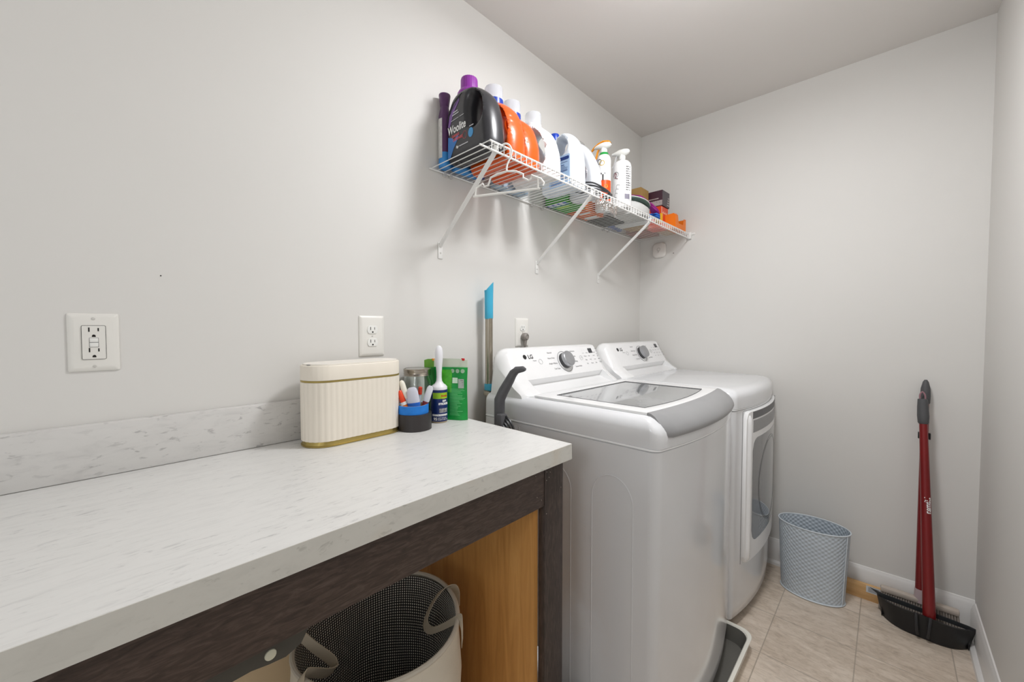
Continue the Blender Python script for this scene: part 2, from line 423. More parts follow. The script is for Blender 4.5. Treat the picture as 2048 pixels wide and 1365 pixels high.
b.box(-0.0009, 0.0009, -0.005, 0.005, 0.0024, 0.003, mx=Matrix.Translation((0.5306, -2.256, 0.7555)) @ Matrix.Rotation(PI / 2, 4, 'Y') @ Matrix.Rotation(0.5, 4, 'Z'))

# ================================================================== OUTLETS
def outlet_plate(yc, z0, z1, wd, label, gfci=False, empty_low=True):
    t = thing('power_outlet', label, 'outlet', (0, yc, z0))
    zc = (z0 + z1) / 2
    rings = []
    for d, ins in ((0.0002, 0), (0.003, 0.0008), (0.0052, 0.004), (0.0066, 0.009)):
        rings.append([(d, yc + a, bb) for a, bb in rrect(-wd / 2 + ins, wd / 2 - ins, z0 + ins, z1 - ins, 0.003)])
    B().loft(rings).build('cover_plate', PLATE, t)
    fx = 0.0066
    if gfci:
        B().slab(rrect(-0.0165, 0.0165, -0.0335, 0.0335, 0.002), lambda a, bb, d: (fx + 0.001 + d, yc + a, zc + bb), 0.002).build('receptacle', PLATE, t)
        b = B()
        b.slab(rrect(-0.0172, 0.0172, -0.0342, 0.0342, 0.0025), lambda a, bb, d: (fx + 0.0003 + d, yc + a, zc + bb), 0.0003)
        for s in (0.0195, -0.0215):
            b.box(fx + 0.0018, fx + 0.0023, yc - 0.0075, yc - 0.0055, zc + s + 0.002, zc + s + 0.0105)
            b.box(fx + 0.0018, fx + 0.0023, yc + 0.0055, yc + 0.0074, zc + s + 0.003, zc + s + 0.0095)
            b.slab([(-0.0027, 0), (0.0027, 0), (0.0027, 0.0022), (0.0018, 0.0042), (0, 0.005), (-0.0018, 0.0042), (-0.0027, 0.0022)], lambda a, bb, d: (fx + 0.0021 + d, yc + a, zc + s - 0.0085 + bb), 0.0004)
        b.build('socket_slot', DARK, t)
        b = B(); b.box(fx + 0.0015, fx + 0.0034, yc - 0.006, yc + 0.006, zc + 0.0004, zc + 0.0088, r=0.0006); b.box(fx + 0.0015, fx + 0.0034, yc - 0.006, yc + 0.006, zc - 0.0092, zc - 0.0006, r=0.0006)
        b.build('test_button', WHITE_PL, t)
        b = B(); b.box(fx + 0.0018, fx + 0.0021, yc - 0.0066, yc + 0.0066, zc - 0.0098, zc + 0.0094); b.build('button_gap', INKG, t)
        ys = (zc + 0.048, zc - 0.048)
    else:
        for s in (0.0195, -0.0195):
            o = []
            for a, bb in circ(0, 0, 0.0172, 36): o.append((a, max(-0.0125, min(0.0125, bb))))
            B().slab(o, lambda a, bb, d: (fx + 0.001 + d, yc + a, zc + s + bb), 0.0024, 0.0006).build('receptacle', WHITE_PL, t)
            if s < 0 and not empty_low: continue
            b = B()
            b.box(fx + 0.0021, fx + 0.0026, yc - 0.0076, yc - 0.0058, zc + s - 0.001, zc + s + 0.0085)
            b.box(fx + 0.0021, fx + 0.0026, yc + 0.0056, yc + 0.0072, zc + s, zc + s + 0.0075)
            b.slab(circ(0, 0, 0.0025, 14), lambda a, bb, d: (fx + 0.0023 + d, yc + a, zc + s - 0.0073 + bb), 0.0005)
            b.build('socket_slot', DARK, t)
        ys = (zc,)
    b = B()
    for z in ys: B().lathe([(0.0028, 0), (0.0024, 0.001), (0.001, 0.0013)], n=14, mx=Matrix.Translation((fx, yc, z)) @ Matrix.Rotation(PI / 2, 4, 'Y')).build('cover_screw', M('plate_screw', (205, 203, 198), 0.3), t)
    return t
outlet_plate(-2.4225, 1.139, 1.256, 0.0735, 'white single outlet plate with a rectangular GFCI receptacle, above the left end of the backsplash', gfci=True)
outlet_plate(-1.829, 1.139, 1.265, 0.082, 'white duplex outlet plate with two empty sockets above the cream ribbed bin')
outlet_plate(-1.134, 1.146, 1.270, 0.084, 'white duplex outlet plate behind the washer with a grey plug in its lower socket', empty_low=False)
t = thing('power_plug', 'grey round power plug and cord in the outlet behind the washer', 'plug', (0.009, -1.134, 1.186))
MP = M('grey_plug', (140, 134, 128), 0.5)
b = B(); b.lathe([(0.009, 0), (0.016, 0.002), (0.0175, 0.01), (0.016, 0.02), (0.010, 0.025), (0.009, 0.0235), (0.004, 0.023)], n=24, mx=Matrix.Translation((0.0095, -1.134, 1.189)) @ Matrix.Rotation(PI / 2, 4, 'Y'))
b.tube([(0.021, -1.134, 1.184), (0.021, -1.134, 1.164), (0.021, -1.134, 1.150)], [0.011, 0.008, 0.006], 12)
b.build('plug_body', MP, t)
b = B(); b.tube(cat([(0.021, -1.134, 1.155), (0.021, -1.134, 1.12), (0.03, -1.135, 1.05), (0.05, -1.10, 0.9), (0.05, -1.05, 0.6)], False), 0.004, 8); b.build('cord', MP, t)
t = thing('wall_sensor', 'small white rounded-square sensor on the back wall below the shelf', 'sensor', (0.128, 0, 1.708))
rings = []
for d, k in ((0.001, 1.0), (0.010, 1.0), (0.016, 0.93), (0.019, 0.8)):
    rings.append([(0.128 + a * k, -d, 1.708 + c * k) for a, c in rrect(-0.042, 0.042, -0.046, 0.046, 0.026, 8)])
B().loft(rings).build('housing', M('sensor_white', (226, 222, 217), 0.4), t)
b = B(); b.tube([(0.128 + a, -0.0195, 1.712 + c) for a, c in circ(0, 0, 0.0095, 20)], 0.001, 6, closed=True); b.tube([(0.124, -0.0195, 1.704), (0.124, -0.0195, 1.69)], 0.001, 6); b.tube([(0.131, -0.0195, 1.703), (0.128, -0.0195, 1.694)], 0.001, 6)
b.build('emblem', M('sensor_emblem', (180, 175, 170), 0.5), t)
tag(B().lathe([(0.0035, 0), (0.003, 0.001), (0.001, 0.0014)], n=12, mx=Matrix.Translation((0.212, -0.0002, 1.681)) @ Matrix.Rotation(PI / 2, 4, 'X')).build('wall_screw', M('dull_screw', (130, 125, 120), 0.5), base=(0.212, 0, 1.68)), 'tiny dull screw in the back wall right of the white sensor', 'screw')
tag(B().lathe([(0.0014, 0), (0.001, 0.001)], n=10, mx=Matrix.Translation((0.0001, -2.318, 1.342)) @ Matrix.Rotation(PI / 2, 4, 'Y')).build('wall_nail', DARK, base=(0, -2.318, 1.342)), 'tiny dark nail head in the left wall right of the left outlet', 'nail')

# ================================================================== APPLIANCES
def xfront(y, y0, y1, x0, bow):
    u = (y - (y0 + y1) / 2) / ((y1 - y0) / 2); u = max(-1, min(1, u)); return x0 + bow * (1 - u * u)
def plan(y0, y1, xb, xf, bow, r, ins=0.0, n=18):
    """outline in plan, bowed front, rounded front corners"""
    a0, a1 = y0 + ins, y1 - ins; f = xf - ins; pts = [(xb + ins * 0.2, a1), (xb + ins * 0.2, a0)]
    rr = max(0.004, r)
    for i in range(7):
        a = PI + PI / 2 * i / 6  # left front corner
        pts.append((f - rr - rr * math.sin(a - PI / 2 - PI / 2) * -1 * -1, a0)) if False else pts.append((f - rr + rr * math.sin(PI / 2 * i / 6), a0 + rr - rr * math.cos(PI / 2 * i / 6)))
    for i in range(1, n):
        y = a0 + rr + (a1 - a0 - 2 * rr) * i / n; pts.append((xfront(y, a0 + rr, a1 - rr, f, bow), y))
    for i in range(7): pts.append((f - rr + rr * math.cos(PI / 2 * i / 6), a1 - rr + rr * math.sin(PI / 2 * i / 6)))
    return pts
def bowplate(b, y0, y1, zlo, zhi, fx, off, th, n=24, mi=0):
    """plate following the bowed front; zlo/zhi are functions of y"""
    rings = []
    for i in range(n + 1):
        y = y0 + (y1 - y0) * i / n; x = fx(y) + off; a, c = zlo(y), zhi(y); e = min(0.003, th * 0.4)
        rings.append([(x - th, y, a), (x - e, y, a), (x, y, a + e), (x, y, c - e), (x - e, y, c), (x - th, y, c)])
    return b.loft(rings, mi)
def rc(y0, y1, z0, z1, r):
    def lo(y):
        d = min(y - y0, y1 - y); return z0 + (r - math.sqrt(max(0, r * r - (r - d) ** 2)) if d < r else 0)
    def hi(y):
        d = min(y - y0, y1 - y); return z1 - (r - math.sqrt(max(0, r * r - (r - d) ** 2)) if d < r else 0)
    return lo, hi
def console(t, y0, y1, disp=True):
    xb = 0.085
    P = {}
    def prof(k, notch):
        """k: 0 full height, towards 1 shrinks at the rounded ends"""
        top = 1.150 - 0.055 * k; fx = -0.0 * k
        if notch: lo = [(0.206, 1.034), (0.203, 1.031), (0.190, 1.010), (0.192, 1.007), (0.244, 0.9905), (0.262, 0.9885)]
        else: lo = [(0.206, 1.034), (0.2165, 1.028), (0.232, 1.014), (0.240, 1.008), (0.262, 0.995), (0.270, 0.9885)]
        up = [(xb, 0.945), (xb + 0.012 * k, 1.04), (xb + 0.02 * k, top - 0.012), (xb + 0.008 + 0.02 * k, top - 0.003), (xb + 0.03, top), (0.142, top - 0.004), (0.150, top - 0.012)]
        return up + lo + [(0.262, 0.945)]
    rings = []
    segs = [(0.0, 1.0, 0), (0.006, 0.62, 0), (0.014, 0.40, 0), (0.026, 0.2, 0), (0.042, 0.06, 0), (0.06, 0.0, 0), (0.078, 0.0, 0), (0.082, 0.0, 1)]
    L = y1 - y0
    for d, k, nt in segs: rings.append([(x, y0 + d, z) for x, z in prof(k, nt)])
    for d, k, nt in segs[::-1]:
        d2 = d * (0.7 if d > .05 else 1)
        rings.append([(x, y1 - d2, z) for x, z in prof(k, nt)])
    # pull the extreme ends in slightly at the front for a rounded cheek
    for q, r in enumerate(rings):
        dd = segs[q][0] if q < len(segs) else segs[len(rings) - 1 - q][0]
        k = max(0, 1 - dd / 0.035); k = k * k
        for i, p in enumerate(r):
            if p[0] > 0.12: r[i] = (p[0] - 0.028 * k * (1 if p[2] > .96 else 0), p[1], p[2])
    b = B().loft(rings); cp = b.build('control_panel', ENAMEL2, t)
    # face frame: from (0.150,1.138) to (0.206,1.034)
    A = Vector((0.150, 0, 1.138)); Bv = Vector((0.206, 0, 1.034)); dn = (Bv - A); ln = dn.length; dn.normalize(); nn = Vector((-dn.z, 0, dn.x))
    def face(yy, s, d=0.0): return Vector((A.x + dn.x * s, yy, A.z + dn.z * s)) + nn * d
    yc = y0 + 0.345; sc = 0.056
    b = B(); b.tube([face(yc + a, sc + c, 0.0006) for a, c in circ(0.002, 0.003, 0.046, 40, 0.046)], 0.0008, 6, closed=True)
    b.build('dial_ring', M('dark_ring', (60, 60, 62), 0.3), t)
    b = B()
    def fm(h): return Matrix.Translation(face(yc, sc, h)) @ Matrix((( 0, dn.x, nn.x), (1, 0, 0), (0, dn.z, nn.z))).to_4x4()
    b.lathe([(0.034, 0), (0.034, 0.012), (0.033, 0.014)], n=40, mx=fm(0.0005)); kb = b.build('dial', M('dark_dial', (66, 66, 68), 0.4), t)
    b = B(); b.lathe([(0.0335, 0), (0.0345, 0.004), (0.0335, 0.014), (0.031, 0.0165), (0.028, 0.017)], n=40, mx=fm(0.0145)); b.build('dial_cap', M('silver_dial', (168, 169, 172), 0.28, metal=0.55, nscale=20), kb, label='silver face of the dial')
    b = B()
    def tx(s, y, sl, size, al='LEFT', mi=0, bold=0.0): b.text(s, lambda u, v: face(y + u, sl - v, 0.0008), size, mi, al, bold=bold)
    tx('LG', y0 + 0.126, 0.034, 0.024, mi=1, bold=0.0004)
    b.slab(circ(0, 0, 0.0095, 28), lambda a, c, d: face(y0 + 0.108 + a, 0.0255 + c, 0.0006 + d), 0.0004, mi=1)
    for k in range(4): tx(('Normal', 'Heavy Duty', 'Bright Whites', 'Tub Clean')[k], yc - 0.066 + 0.006 * k, 0.018 + 0.024 * k, 0.0095, 'RIGHT')
    for k in range(4): tx(('Delicates', 'Towels', 'Bedding', 'Speed Wash')[k], yc + 0.062, 0.018 + 0.024 * k, 0.0095)
    for yy in (yc - 0.155, yc + 0.128): b.tube([face(yy + a, 0.05 + c, 0.0005) for a, c in circ(0, 0, 0.0105, 26)], 0.0004, 5, closed=True)
    tx('Power', yc - 0.198, 0.046, 0.008); tx('II', yc + 0.126, 0.053, 0.009)
    if disp:
        for j in range(3):
            for i in range(4): tx(('Warm', 'Hot', 'Cold', 'Tap', 'High', 'Med', 'Low', 'Off', 'Soil', 'Rinse', 'Spin', 'Temp')[j * 4 + i], yc + 0.155 + 0.036 * i, 0.046 + 0.018 * j, 0.008)
        for i in range(4): tx(('Lock', 'Delay', 'Sound', 'Wash')[i], yc + 0.150 + 0.03 * i, 0.03, 0.007)
        for i in range(3): tx(':', yc + 0.155 + 0.019 * i, 0.018, 0.014)
        for i in range(6): tx(('Sensing', 'Wash', 'Rinse', 'Spin', 'Done', 'Locked')[i], yc + 0.262, 0.012 + 0.013 * i, 0.007)
    b.build('panel_print', [INKG, INK], t)
    b = B(); b.slab(rrect(-0.0155, 0.0155, -0.0115, 0.0115, 0.001), lambda a, c, d: face(yc + 0.222 + a, 0.018 + c, 0.0006 + d), 0.0006); b.build('display', M('dark_display', (58, 60, 64), 0.1), t)
def appliance(kind, y0, y1, label):
    xb, xf, bow = 0.075, 0.738, 0.035
    t = thing(kind, label, 'washing machine' if kind == 'washer' else 'dryer', (xf - .33, (y0 + y1) / 2, 0), 'laundry machines')
    fx = lambda y: xfront(y, y0 + .03, y1 - .03, xf, bow)
    rings = [[(x, y, z) for x, y in plan(y0, y1, xb, xf, bow, 0.03, i)] for z, i in ((0.03, 0.02), (0.05, 0.004), (0.10, 0.0), (0.86, 0.0), (0.895, 0.0), (0.898, 0.004))]
    B().loft(rings).build('cabinet', ENAMEL, t)
    rings = [[(x, y, z) for x, y in plan(y0, y1, xb, xf, bow, 0.03, i)] for z, i in ((0.8990, -0.0014), (0.9025, -0.0014), (0.9045, 0.001))]
    B().loft(rings).build('seam_trim', M('bright_trim', (246, 247, 248), 0.2), t)
    e = 0.0
    rings = []
    for z, i, r in ((0.9045, 0.0, .03), (0.93, 0.0, .03), (0.955, 0.0005, .03), (0.964, 0.002, .031), (0.972, 0.006, .032), (0.979, 0.012, .034), (0.984, 0.021, .036), (0.9862, 0.031, .038), (0.9868, 0.045, .04)):
        pl = plan(y0, y1, xb, xf + 0.003, bow, r, i)
        rings.append([(x, y, z - (max(0, (x - 0.70)) * 0.42 if kind == 'washer' else max(0, x - .62) * .06) * min(1, max(0, (z - .9045) / .05))) for x, y in pl])
    B().loft(rings).build('top_cover', ENAMEL, t)
    console(t, y0 + 0.012, y1 - 0.012)
    for yy in (y0 + 0.06, y1 - 0.06):
        for xx in (xb + 0.06, xf - 0.06): B().lathe([(0.02, 0), (0.02, 0.01), (0.012, 0.012), (0.012, 0.035)], (xx, yy, 0.0), 16).build('foot', M('rubber_foot', (40, 40, 42), 0.7), t)
    # embossed arch on the exposed side
    if kind == 'washer':
        for a0, a1, top in ((0.538, 0.668, 0.806), (0.30, 0.462, 0.80)):
            pts = [(a0, y0, 0.10), (a0, y0, top - 0.075)]; 
            for i in range(1, 14):
                an = PI - PI * i / 14; pts.append(((a0 + a1) / 2 + (a1 - a0) / 2 * math.cos(an), y0, top - 0.075 + 0.075 * math.sin(an)))
            pts += [(a1, y0, top - 0.075), (a1, y0, 0.10)]
            B().tube(pts, 0.0017, 6).build('side_embossing', ENAMEL, t)
        # lid
        zl = 0.9945; yl0, yl1 = y0 + 0.034, y1 - 0.034
        gy0, gy1, gx0 = y0 + 0.092, y1 - 0.10, 0.338
        def gxf(y): return 0.655 + 0.024 * (1 - ((y - (gy0 + gy1) / 2) / ((gy1 - gy0) / 2)) ** 2)
        gl = [(gx0, gy1), (gx0, gy0)] + [(gxf(gy0 + (gy1 - gy0) * i / 16), gy0 + (gy1 - gy0) * i / 16) for i in range(17)]
        def hb(y): return 0.690 + 0.022 * (1 - ((y - (y0 + y1) / 2) / ((yl1 - yl0) / 2)) ** 2)
        out = [(0.285, yl1), (0.285, yl0)] + [(hb(yl0 + (yl1 - yl0) * i / 16), yl0 + (yl1 - yl0) * i / 16) for i in range(17)]
        lid = B().slab(out, lambda a, c, d: (a, c, 0.9902 + d), 0.0082, 0.002, holes=[gl[::-1]]).build('lid', ENAMEL2, t)
        B().slab(gl, lambda a, c, d: (a, c, 0.9913 + d), 0.003).build('lid_window', GLASS_L, lid, label='smoked glass window of the lid')
        b = B(); b.tube([(a, c, 0.9944) for a, c in gl], 0.0009, 5, closed=True); b.build('window_gasket', M('gasket', (70, 70, 72), 0.6), lid)
        rings = []
        n = 28
        for i in range(n + 1):
            y = yl0 + (yl1 - yl0) * i / n; xb_ = hb(y) + 0.001; xe = fx(y) + 0.012; r_ = []
            d = min(y - yl0, yl1 - y); k = 1 - max(0, 1 - d / 0.022) ** 2 * 0.28
            for u, zz in ((0, 0.9885), (0.0, 0.9945), (0.25, 0.992), (0.5, 0.985), (0.72, 0.974), (0.88, 0.962), (0.97, 0.950), (1.0, 0.939), (0.97, 0.933), (0.9, 0.935), (0.7, 0.955)):
                r_.append((xb_ + (xe - xb_) * u * k, y, zz))
            rings.append(r_)
        B().loft(rings).build('lid_handle', GREYPL, lid, label='broad grey front lip of the lid')
        B().lathe([(0.03, 0), (0.03, 0.0004)], n=4, mx=Matrix.Translation((0.05, 0, 0))) if False else None
    else:
        # door with pull recess and glass
        dy0, dy1 = y0 + 0.075, y1 - 0.012
        z0, z1 = 0.262, 0.888
        dp = B(); lo, hi = rc(dy0, dy1, z0, z1, 0.03)
        bowplate(dp, dy0, dy1, lo, hi, fx, 0.014, 0.016, 40)
        door = dp.build('door', ENAMEL2, t)
        b = B(); lo, hi = rc(dy0 + 0.055, dy1 - 0.004, 0.80, 0.868, 0.006); bowplate(b, dy0 + 0.055, dy1 - 0.004, lambda y: 0.852, lambda y: 0.884, fx, 0.0148, 0.004, 20); b.build('door_pull', M('dark_recess', (104, 104, 106), 0.45), door)
        b = B(); bowplate(b, dy0 + 0.06, dy1 - 0.004, lambda y: 0.795, lambda y: 0.848, fx, 0.0149, 0.004, 20); b.build('pull_grip', GREYPL, door)
        b = B(); lo, hi = rc(dy0 + 0.06, dy1 - 0.006, 0.335, 0.772, 0.05); bowplate(b, dy0 + 0.06, dy1 - 0.006, lo, hi, fx, 0.0149, 0.004, 60); gw = b.build('door_glass', GLASS_D, door, label='smoked glass window of the dryer door')
        b = B(); ym = (dy0 + dy1) / 2 + .012; zm = 0.555
        b.slab(circ(0, 0, 0.185, 60, 0.19), lambda a, c, d: (fx(ym + a) + 0.0152 + d, ym + a, zm + c), 0.0004, holes=[circ(0, 0, 0.172, 60, 0.177)[::-1]]); b.build('porthole_ring', GLASS_DD, gw)
        b = B()
        rings = []
        ys = [dy0 - 0.006 + 0.0 * i for i in range(2)]
        pth = [(fx(dy0 + 0.024) + 0.012, dy0 + 0.024, z) for z in (0.275, 0.29, 0.33, 0.6, 0.83, 0.862, 0.872)]
        b.tube(pth, [0.006, 0.0115, 0.0125, 0.0125, 0.0125, 0.010, 0.005], 14); b.build('door_rib', ENAMEL2, door)
        b = B(); bowplate(b, dy0 - 0.0035, dy0 - 0.0005, lambda y: z0 - 0.002, lambda y: z1, fx, 0.0006, 0.002, 2); bowplate(b, dy0, dy1, lambda y: z1 + 0.0005, lambda y: z1 + 0.003, fx, 0.0006, 0.002, 20); b.build('door_gap', GREYD, t)
    return t
appliance('washer', -1.415, -0.733, 'white top-loading washer with smoked glass lid beside the counter')
appliance('dryer', -0.700, -0.022, 'white front-loading dryer with smoked door window between the washer and the back wall')
# drain pan under the washer
pn = []
for z, i in ((0.0, 0.0), (0.056, -0.010), (0.060, -0.013)):
    pn.append([(x, y, z) for x, y in rrect(0.082 + i, 0.806 - i, -1.50 + i, -0.722 - i, 0.045, 6)])
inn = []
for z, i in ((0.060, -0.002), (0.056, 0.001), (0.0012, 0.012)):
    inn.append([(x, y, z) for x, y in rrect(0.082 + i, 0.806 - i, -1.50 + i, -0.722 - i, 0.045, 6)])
# (pan is only the low rim around the machine feet)
t = thing('drain_pan', 'low white plastic drain pan whose rim shows on the floor around the washer', 'pan', (0.4, -1.08, 0))
B().loft(pn + inn[:2], cap0=False, cap1=False).build('rim', M('cream_pan', (238, 236, 226), 0.4), t)
B().loft(inn[1:], cap0=False, cap1=True).build('basin', M('shaded_basin', (112, 110, 104), 0.5), t, label='inside of the pan, coloured grey for the shade in it')  # grey colour paints in the dark shaded gap between rim and washer

# ================================================================== FLOOR THINGS
# white jug on floor between counter and washer
t = thing('floor_jug', 'white plastic jug on the floor between the counter leg and the washer', 'jug', (0.42, -1.5, 0.0))
def sup(cx, cy, rx, ry, p, n=36):
    r = []
    for i in range(n):
        a = 2 * PI * i / n; c, s = math.cos(a), math.sin(a)
        r.append((cx + rx * math.copysign(abs(c) ** (2 / p), c), cy + ry * math.copysign(abs(s) ** (2 / p), s)))
    return r
JW = M('milky_jug_plastic', (228, 234, 240), 0.25, noise=0.01, sub=0.2)
rings = [[(x, y, z) for x, y in sup(cx, -1.5385, rx, ry, 3)] for z, cx, rx, ry in ((0.001, .43, .07, .026), (0.01, .43, .082, .031), (0.10, .43, .084, .032), (0.17, .43, .084, .032), (0.20, .428, .078, .031), (0.23, .42, .062, .028), (0.255, .41, .04, .023), (0.27, .40, .022, .017))]
B().loft(rings).build('body', JW, t)
B().lathe([(0.017, 0.268), (0.0185, 0.27), (0.0185, 0.288), (0.016, 0.291)], (0.40, -1.5385, 0), 24).build('cap', WHITE_PL, t)
B().tube(cat([(0.44, -1.5385, 0.245), (0.475, -1.5385, 0.262), (0.50, -1.5385, 0.245), (0.512, -1.5385, 0.21), (0.51, -1.5385, 0.17)], False), 0.010, 10).build('handle', JW, t)

# wastebasket
t = thing('wastebasket', 'pale blue-grey hammered metal oval wastebasket on the floor by the dryer', 'wastebasket', (0.93, -0.165, 0))
HM = mat_hammer()
bx, by, ba = 0.934, -0.162, math.radians(2)
def oval(rx, ry, z, n=64):
    out = []
    for i in range(n):
        a = 2 * PI * i / n + PI; x, y = rx * math.cos(a), ry * math.sin(a)
        out.append((bx + x * math.cos(ba) - y * math.sin(ba), by + x * math.sin(ba) + y * math.cos(ba), z))
    return out
zs = [0.004, 0.05, 0.12, 0.2, 0.27, 0.322]
b = B(); b.loft([oval(0.118 + 0.014 * z / .32, 0.078 + 0.010 * z / .32, z) for z in zs], cap0=False, cap1=False, vv=[z / .32 for z in zs])
b.loft([oval(0.1165 + 0.014 * z / .32, 0.0765 + 0.010 * z / .32, z) for z in zs[::-1]], cap0=False, cap1=True, vv=[z / .32 for z in zs[::-1]])
b.build('body', HM, t, recalc=False)
b = B(); b.tube(oval(0.1325, 0.0885, 0.323), 0.0026, 8, closed=True); b.build('rim', M('bin_rim', (214, 222, 228), 0.3), t)
b = B(); b.tube(oval(0.1192, 0.0792, 0.0045), 0.003, 8, closed=True); b.build('base_rim', M('bin_rim', (214, 222, 228), 0.3), t)
a = math.radians(-22); c0 = Vector((bx + 0.119 * math.cos(a), by + 0.079 * math.sin(a), 0.006)); c1 = Vector((bx + 0.133 * math.cos(a), by + 0.089 * math.sin(a), 0.32))
B().tube([c0, c1], 0.0018, 6).build('seam', M('bin_rim', (214, 222, 228), 0.3), t)

# pine board leaning by the baseboard
t = thing('wooden_board', 'short pale pine board with a paper label lying along the back baseboard', 'board', (1.15, -0.045, 0))
mx = Matrix.Translation((0, -0.036, 0)) @ Matrix.Rotation(math.radians(4), 4, 'X')
B().box(0.83, 1.246, -0.016, 0.0, 0.0, 0.072, r=0.001, mx=mx).build('plank', PINE, t)
b = B(); b.box(1.118, 1.215, -0.0166, -0.0161, 0.040, 0.070, mx=mx); lb = b.build('paper_label', M('label_paper', (218, 222, 226), 0.6), t)
b = B()
for k in range(6): b.box(1.125, 1.125 + random.uniform(.03, .05), -0.0170, -0.0167, 0.045 + k * .0038, 0.0466 + k * .0038, mx=mx)
for k in range(14): b.box(1.18 + k * .0022, 1.1812 + k * .0022, -0.0170, -0.0167, 0.046, 0.062, mx=mx)
b.build('label_print', INKG, lb)

# dustpan and broom
RED = M('red_handle', (124, 22, 24), 0.35, noise=0.03, coat=0.2); GRIP = M('dark_grey_grip', (84, 84, 86), 0.55)
BLK = M('black_plastic', (26, 26, 28), 0.4, noise=0.02)
t = thing('dustpan', 'black upright dustpan with a long red handle leaning in the corner by the right wall', 'dustpan', (1.27, -0.17, 0))
pa = math.radians(-5)
def pan(x, y, z): return (1.288 + x * math.cos(pa) - y * math.sin(pa), -0.195 + x * math.sin(pa) + y * math.cos(pa), z)
outer = []
# tray: scoop opening towards the wall, tall wall towards the room
def prow(k, z, e): # outline of the rear wall
    pts = []
    for i in range(25):
        u = -1 + 2 * i / 24; x = u * (0.135 + e); y = 0.050 - 0.062 * (1 - abs(u) ** 3.5) - e * 0.6
        pts.append((x, y))
    return pts
r1 = [pan(x, y, 0.003) for x, y in prow(0, 0, -0.012)]; r2 = [pan(x, y, 0.05) for x, y in prow(0, 0, -0.003)]; r3 = [pan(x, y, 0.098 - 0.012 * abs(x) / .14) for x, y in prow(0, 0, 0.004)]
r4 = [pan(x, y + 0.004, 0.098 - 0.012 * abs(x) / .14) for x, y in prow(0, 0, 0.0)]; r5 = [pan(x, y + 0.006, 0.006) for x, y in prow(0, 0, -0.014)]
b = B(); b.loft([r1, r2, r3, r4, r5], cap0=False, cap1=False, closed=False)
b.build('scoop_wall', BLK, t)
ol = [(x, y) for x, y in prow(0, 0, -0.012)] + [(0.125, 0.115), (-0.125, 0.115)]
B().slab(ol, lambda a, c, d: pan(a, c, 0.004 + d), 0.003).build('scoop_floor', BLK, t)
for sx in (-1, 1):
    b = B()
    tri = [(0.040, 0.006), (0.040, 0.082), (0.075, 0.070), (0.108, 0.02), (0.112, 0.006)]
    b.slab(tri, lambda a, c, d: pan(sx * 0.121 + d, a, c), 0.003)
    b.build('side_wall', BLK, t)
b = B(); b.slab([(-0.160, 0.104), (-0.12, 0.098), (0.12, 0.094), (0.150, 0.088), (0.128, 0.078), (-0.12, 0.078)], lambda a, c, d: pan(a, 0.046 + d, c), 0.003)
b.build('wing', M('black_plastic_soft', (52, 54, 56), 0.4), t)
b = B()
for s in (-0.012, 0.016): b.tube(cat([pan(s, -0.020, 0.02), pan(s + .003 * (1 if s > 0 else -1), -0.030, 0.06), pan(s + 0.006 * (1 if s > 0 else -1), -0.014, 0.10)], False), 0.005, 8)
b.build('hinge', M('dull_black', (48, 48, 50), 0.5), t)
hp0 = Vector(pan(0.018, 0.014, 0.075)); hp1 = Vector((1.272, -0.060, 0.982)); 
def along(p0, p1, u): return p0 + (p1 - p0) * u
b = B(); b.tube([along(hp0, hp1, u) for u in (0, 0.35, 0.9)], [0.019, 0.0165, 0.012], 14); 
b.build('handle', RED, t)
b = B(); b.tube([along(hp0, hp1, u) for u in (0.835, 0.84, 0.87, 0.91, 0.945, 0.947)], [0.0135, 0.0165, 0.018, 0.017, 0.015, 0.011], 16); g = b.build('grip', GRIP, t)
b = B(); b.tube(cat([along(hp0, hp1, 0.945) + Vector((-0.008, 0, 0)), along(hp0, hp1, 0.965) + Vector((-0.007, 0, 0)), along(hp0, hp1, 0.978), along(hp0, hp1, 0.965) + Vector((0.007, 0, 0)), along(hp0, hp1, 0.945) + Vector((0.008, 0, 0))], False), 0.0028, 8); b.build('hang_loop', M('loop_red', (150, 110, 118), 0.4), g)
b = B()
ax = (hp1 - hp0).normalized()
def hndtext(u, v):
    p = along(hp0, hp1, 0.52) - ax * u; a = 0.9 + v / 0.0135
    rt = Vector((0.72, -0.69, 0)) ; sd = Vector((1, 0, 0))
    q = Vector((math.cos(-a + .2), math.sin(-a + .2), 0)); return p + q * 0.0162
b.text('Libman', hndtext, 0.022, bold=0.0006)
b.build('logo_print', WINK, t)
t = thing('broom', 'red-handled broom standing behind the dustpan in the right-hand corner', 'broom', (1.262, -0.045, 0))
q0 = Vector((1.285, -0.070, 0.10)); q1 = Vector((1.283, -0.030, 1.015))
b = B(); b.tube([along(q0, q1, u) for u in (0, 0.5, 0.92)], [0.0155, 0.0135, 0.0115], 14); b.build('handle', RED, t)
b = B(); b.tube([along(q0, q1, u) for u in (0.885, 0.89, 0.92, 0.955, 0.985, 0.995)], [0.012, 0.0145, 0.0155, 0.0145, 0.009, 0.004], 16); b.build('grip', GRIP, t)
b = B(); b.tube([along(q0, q1, u) for u in (-0.02, 0.04)], [0.019, 0.0165], 14); b.build('socket', M('pink_white_socket', (196, 176, 178), 0.4), t)
b = B(); b.box(1.165, 1.395, -0.088, -0.058, 0.078, 0.100, r=0.006); b.build('head', M('broom_head', (196, 184, 172), 0.5), t)
b = B()
for i in range(60):
    x = 1.17 + 0.220 * (i % 30) / 29; y = -0.080 + 0.013 * (i // 30)
    b.tube([(x, y, 0.080), (x + (x - 1.28) * 0.04, y - 0.002, 0.04), (x + (x - 1.28) * 0.06, y - 0.004 + random.uniform(-.003, .003), 0.002)], [0.0042, 0.004, 0.0045], 5)
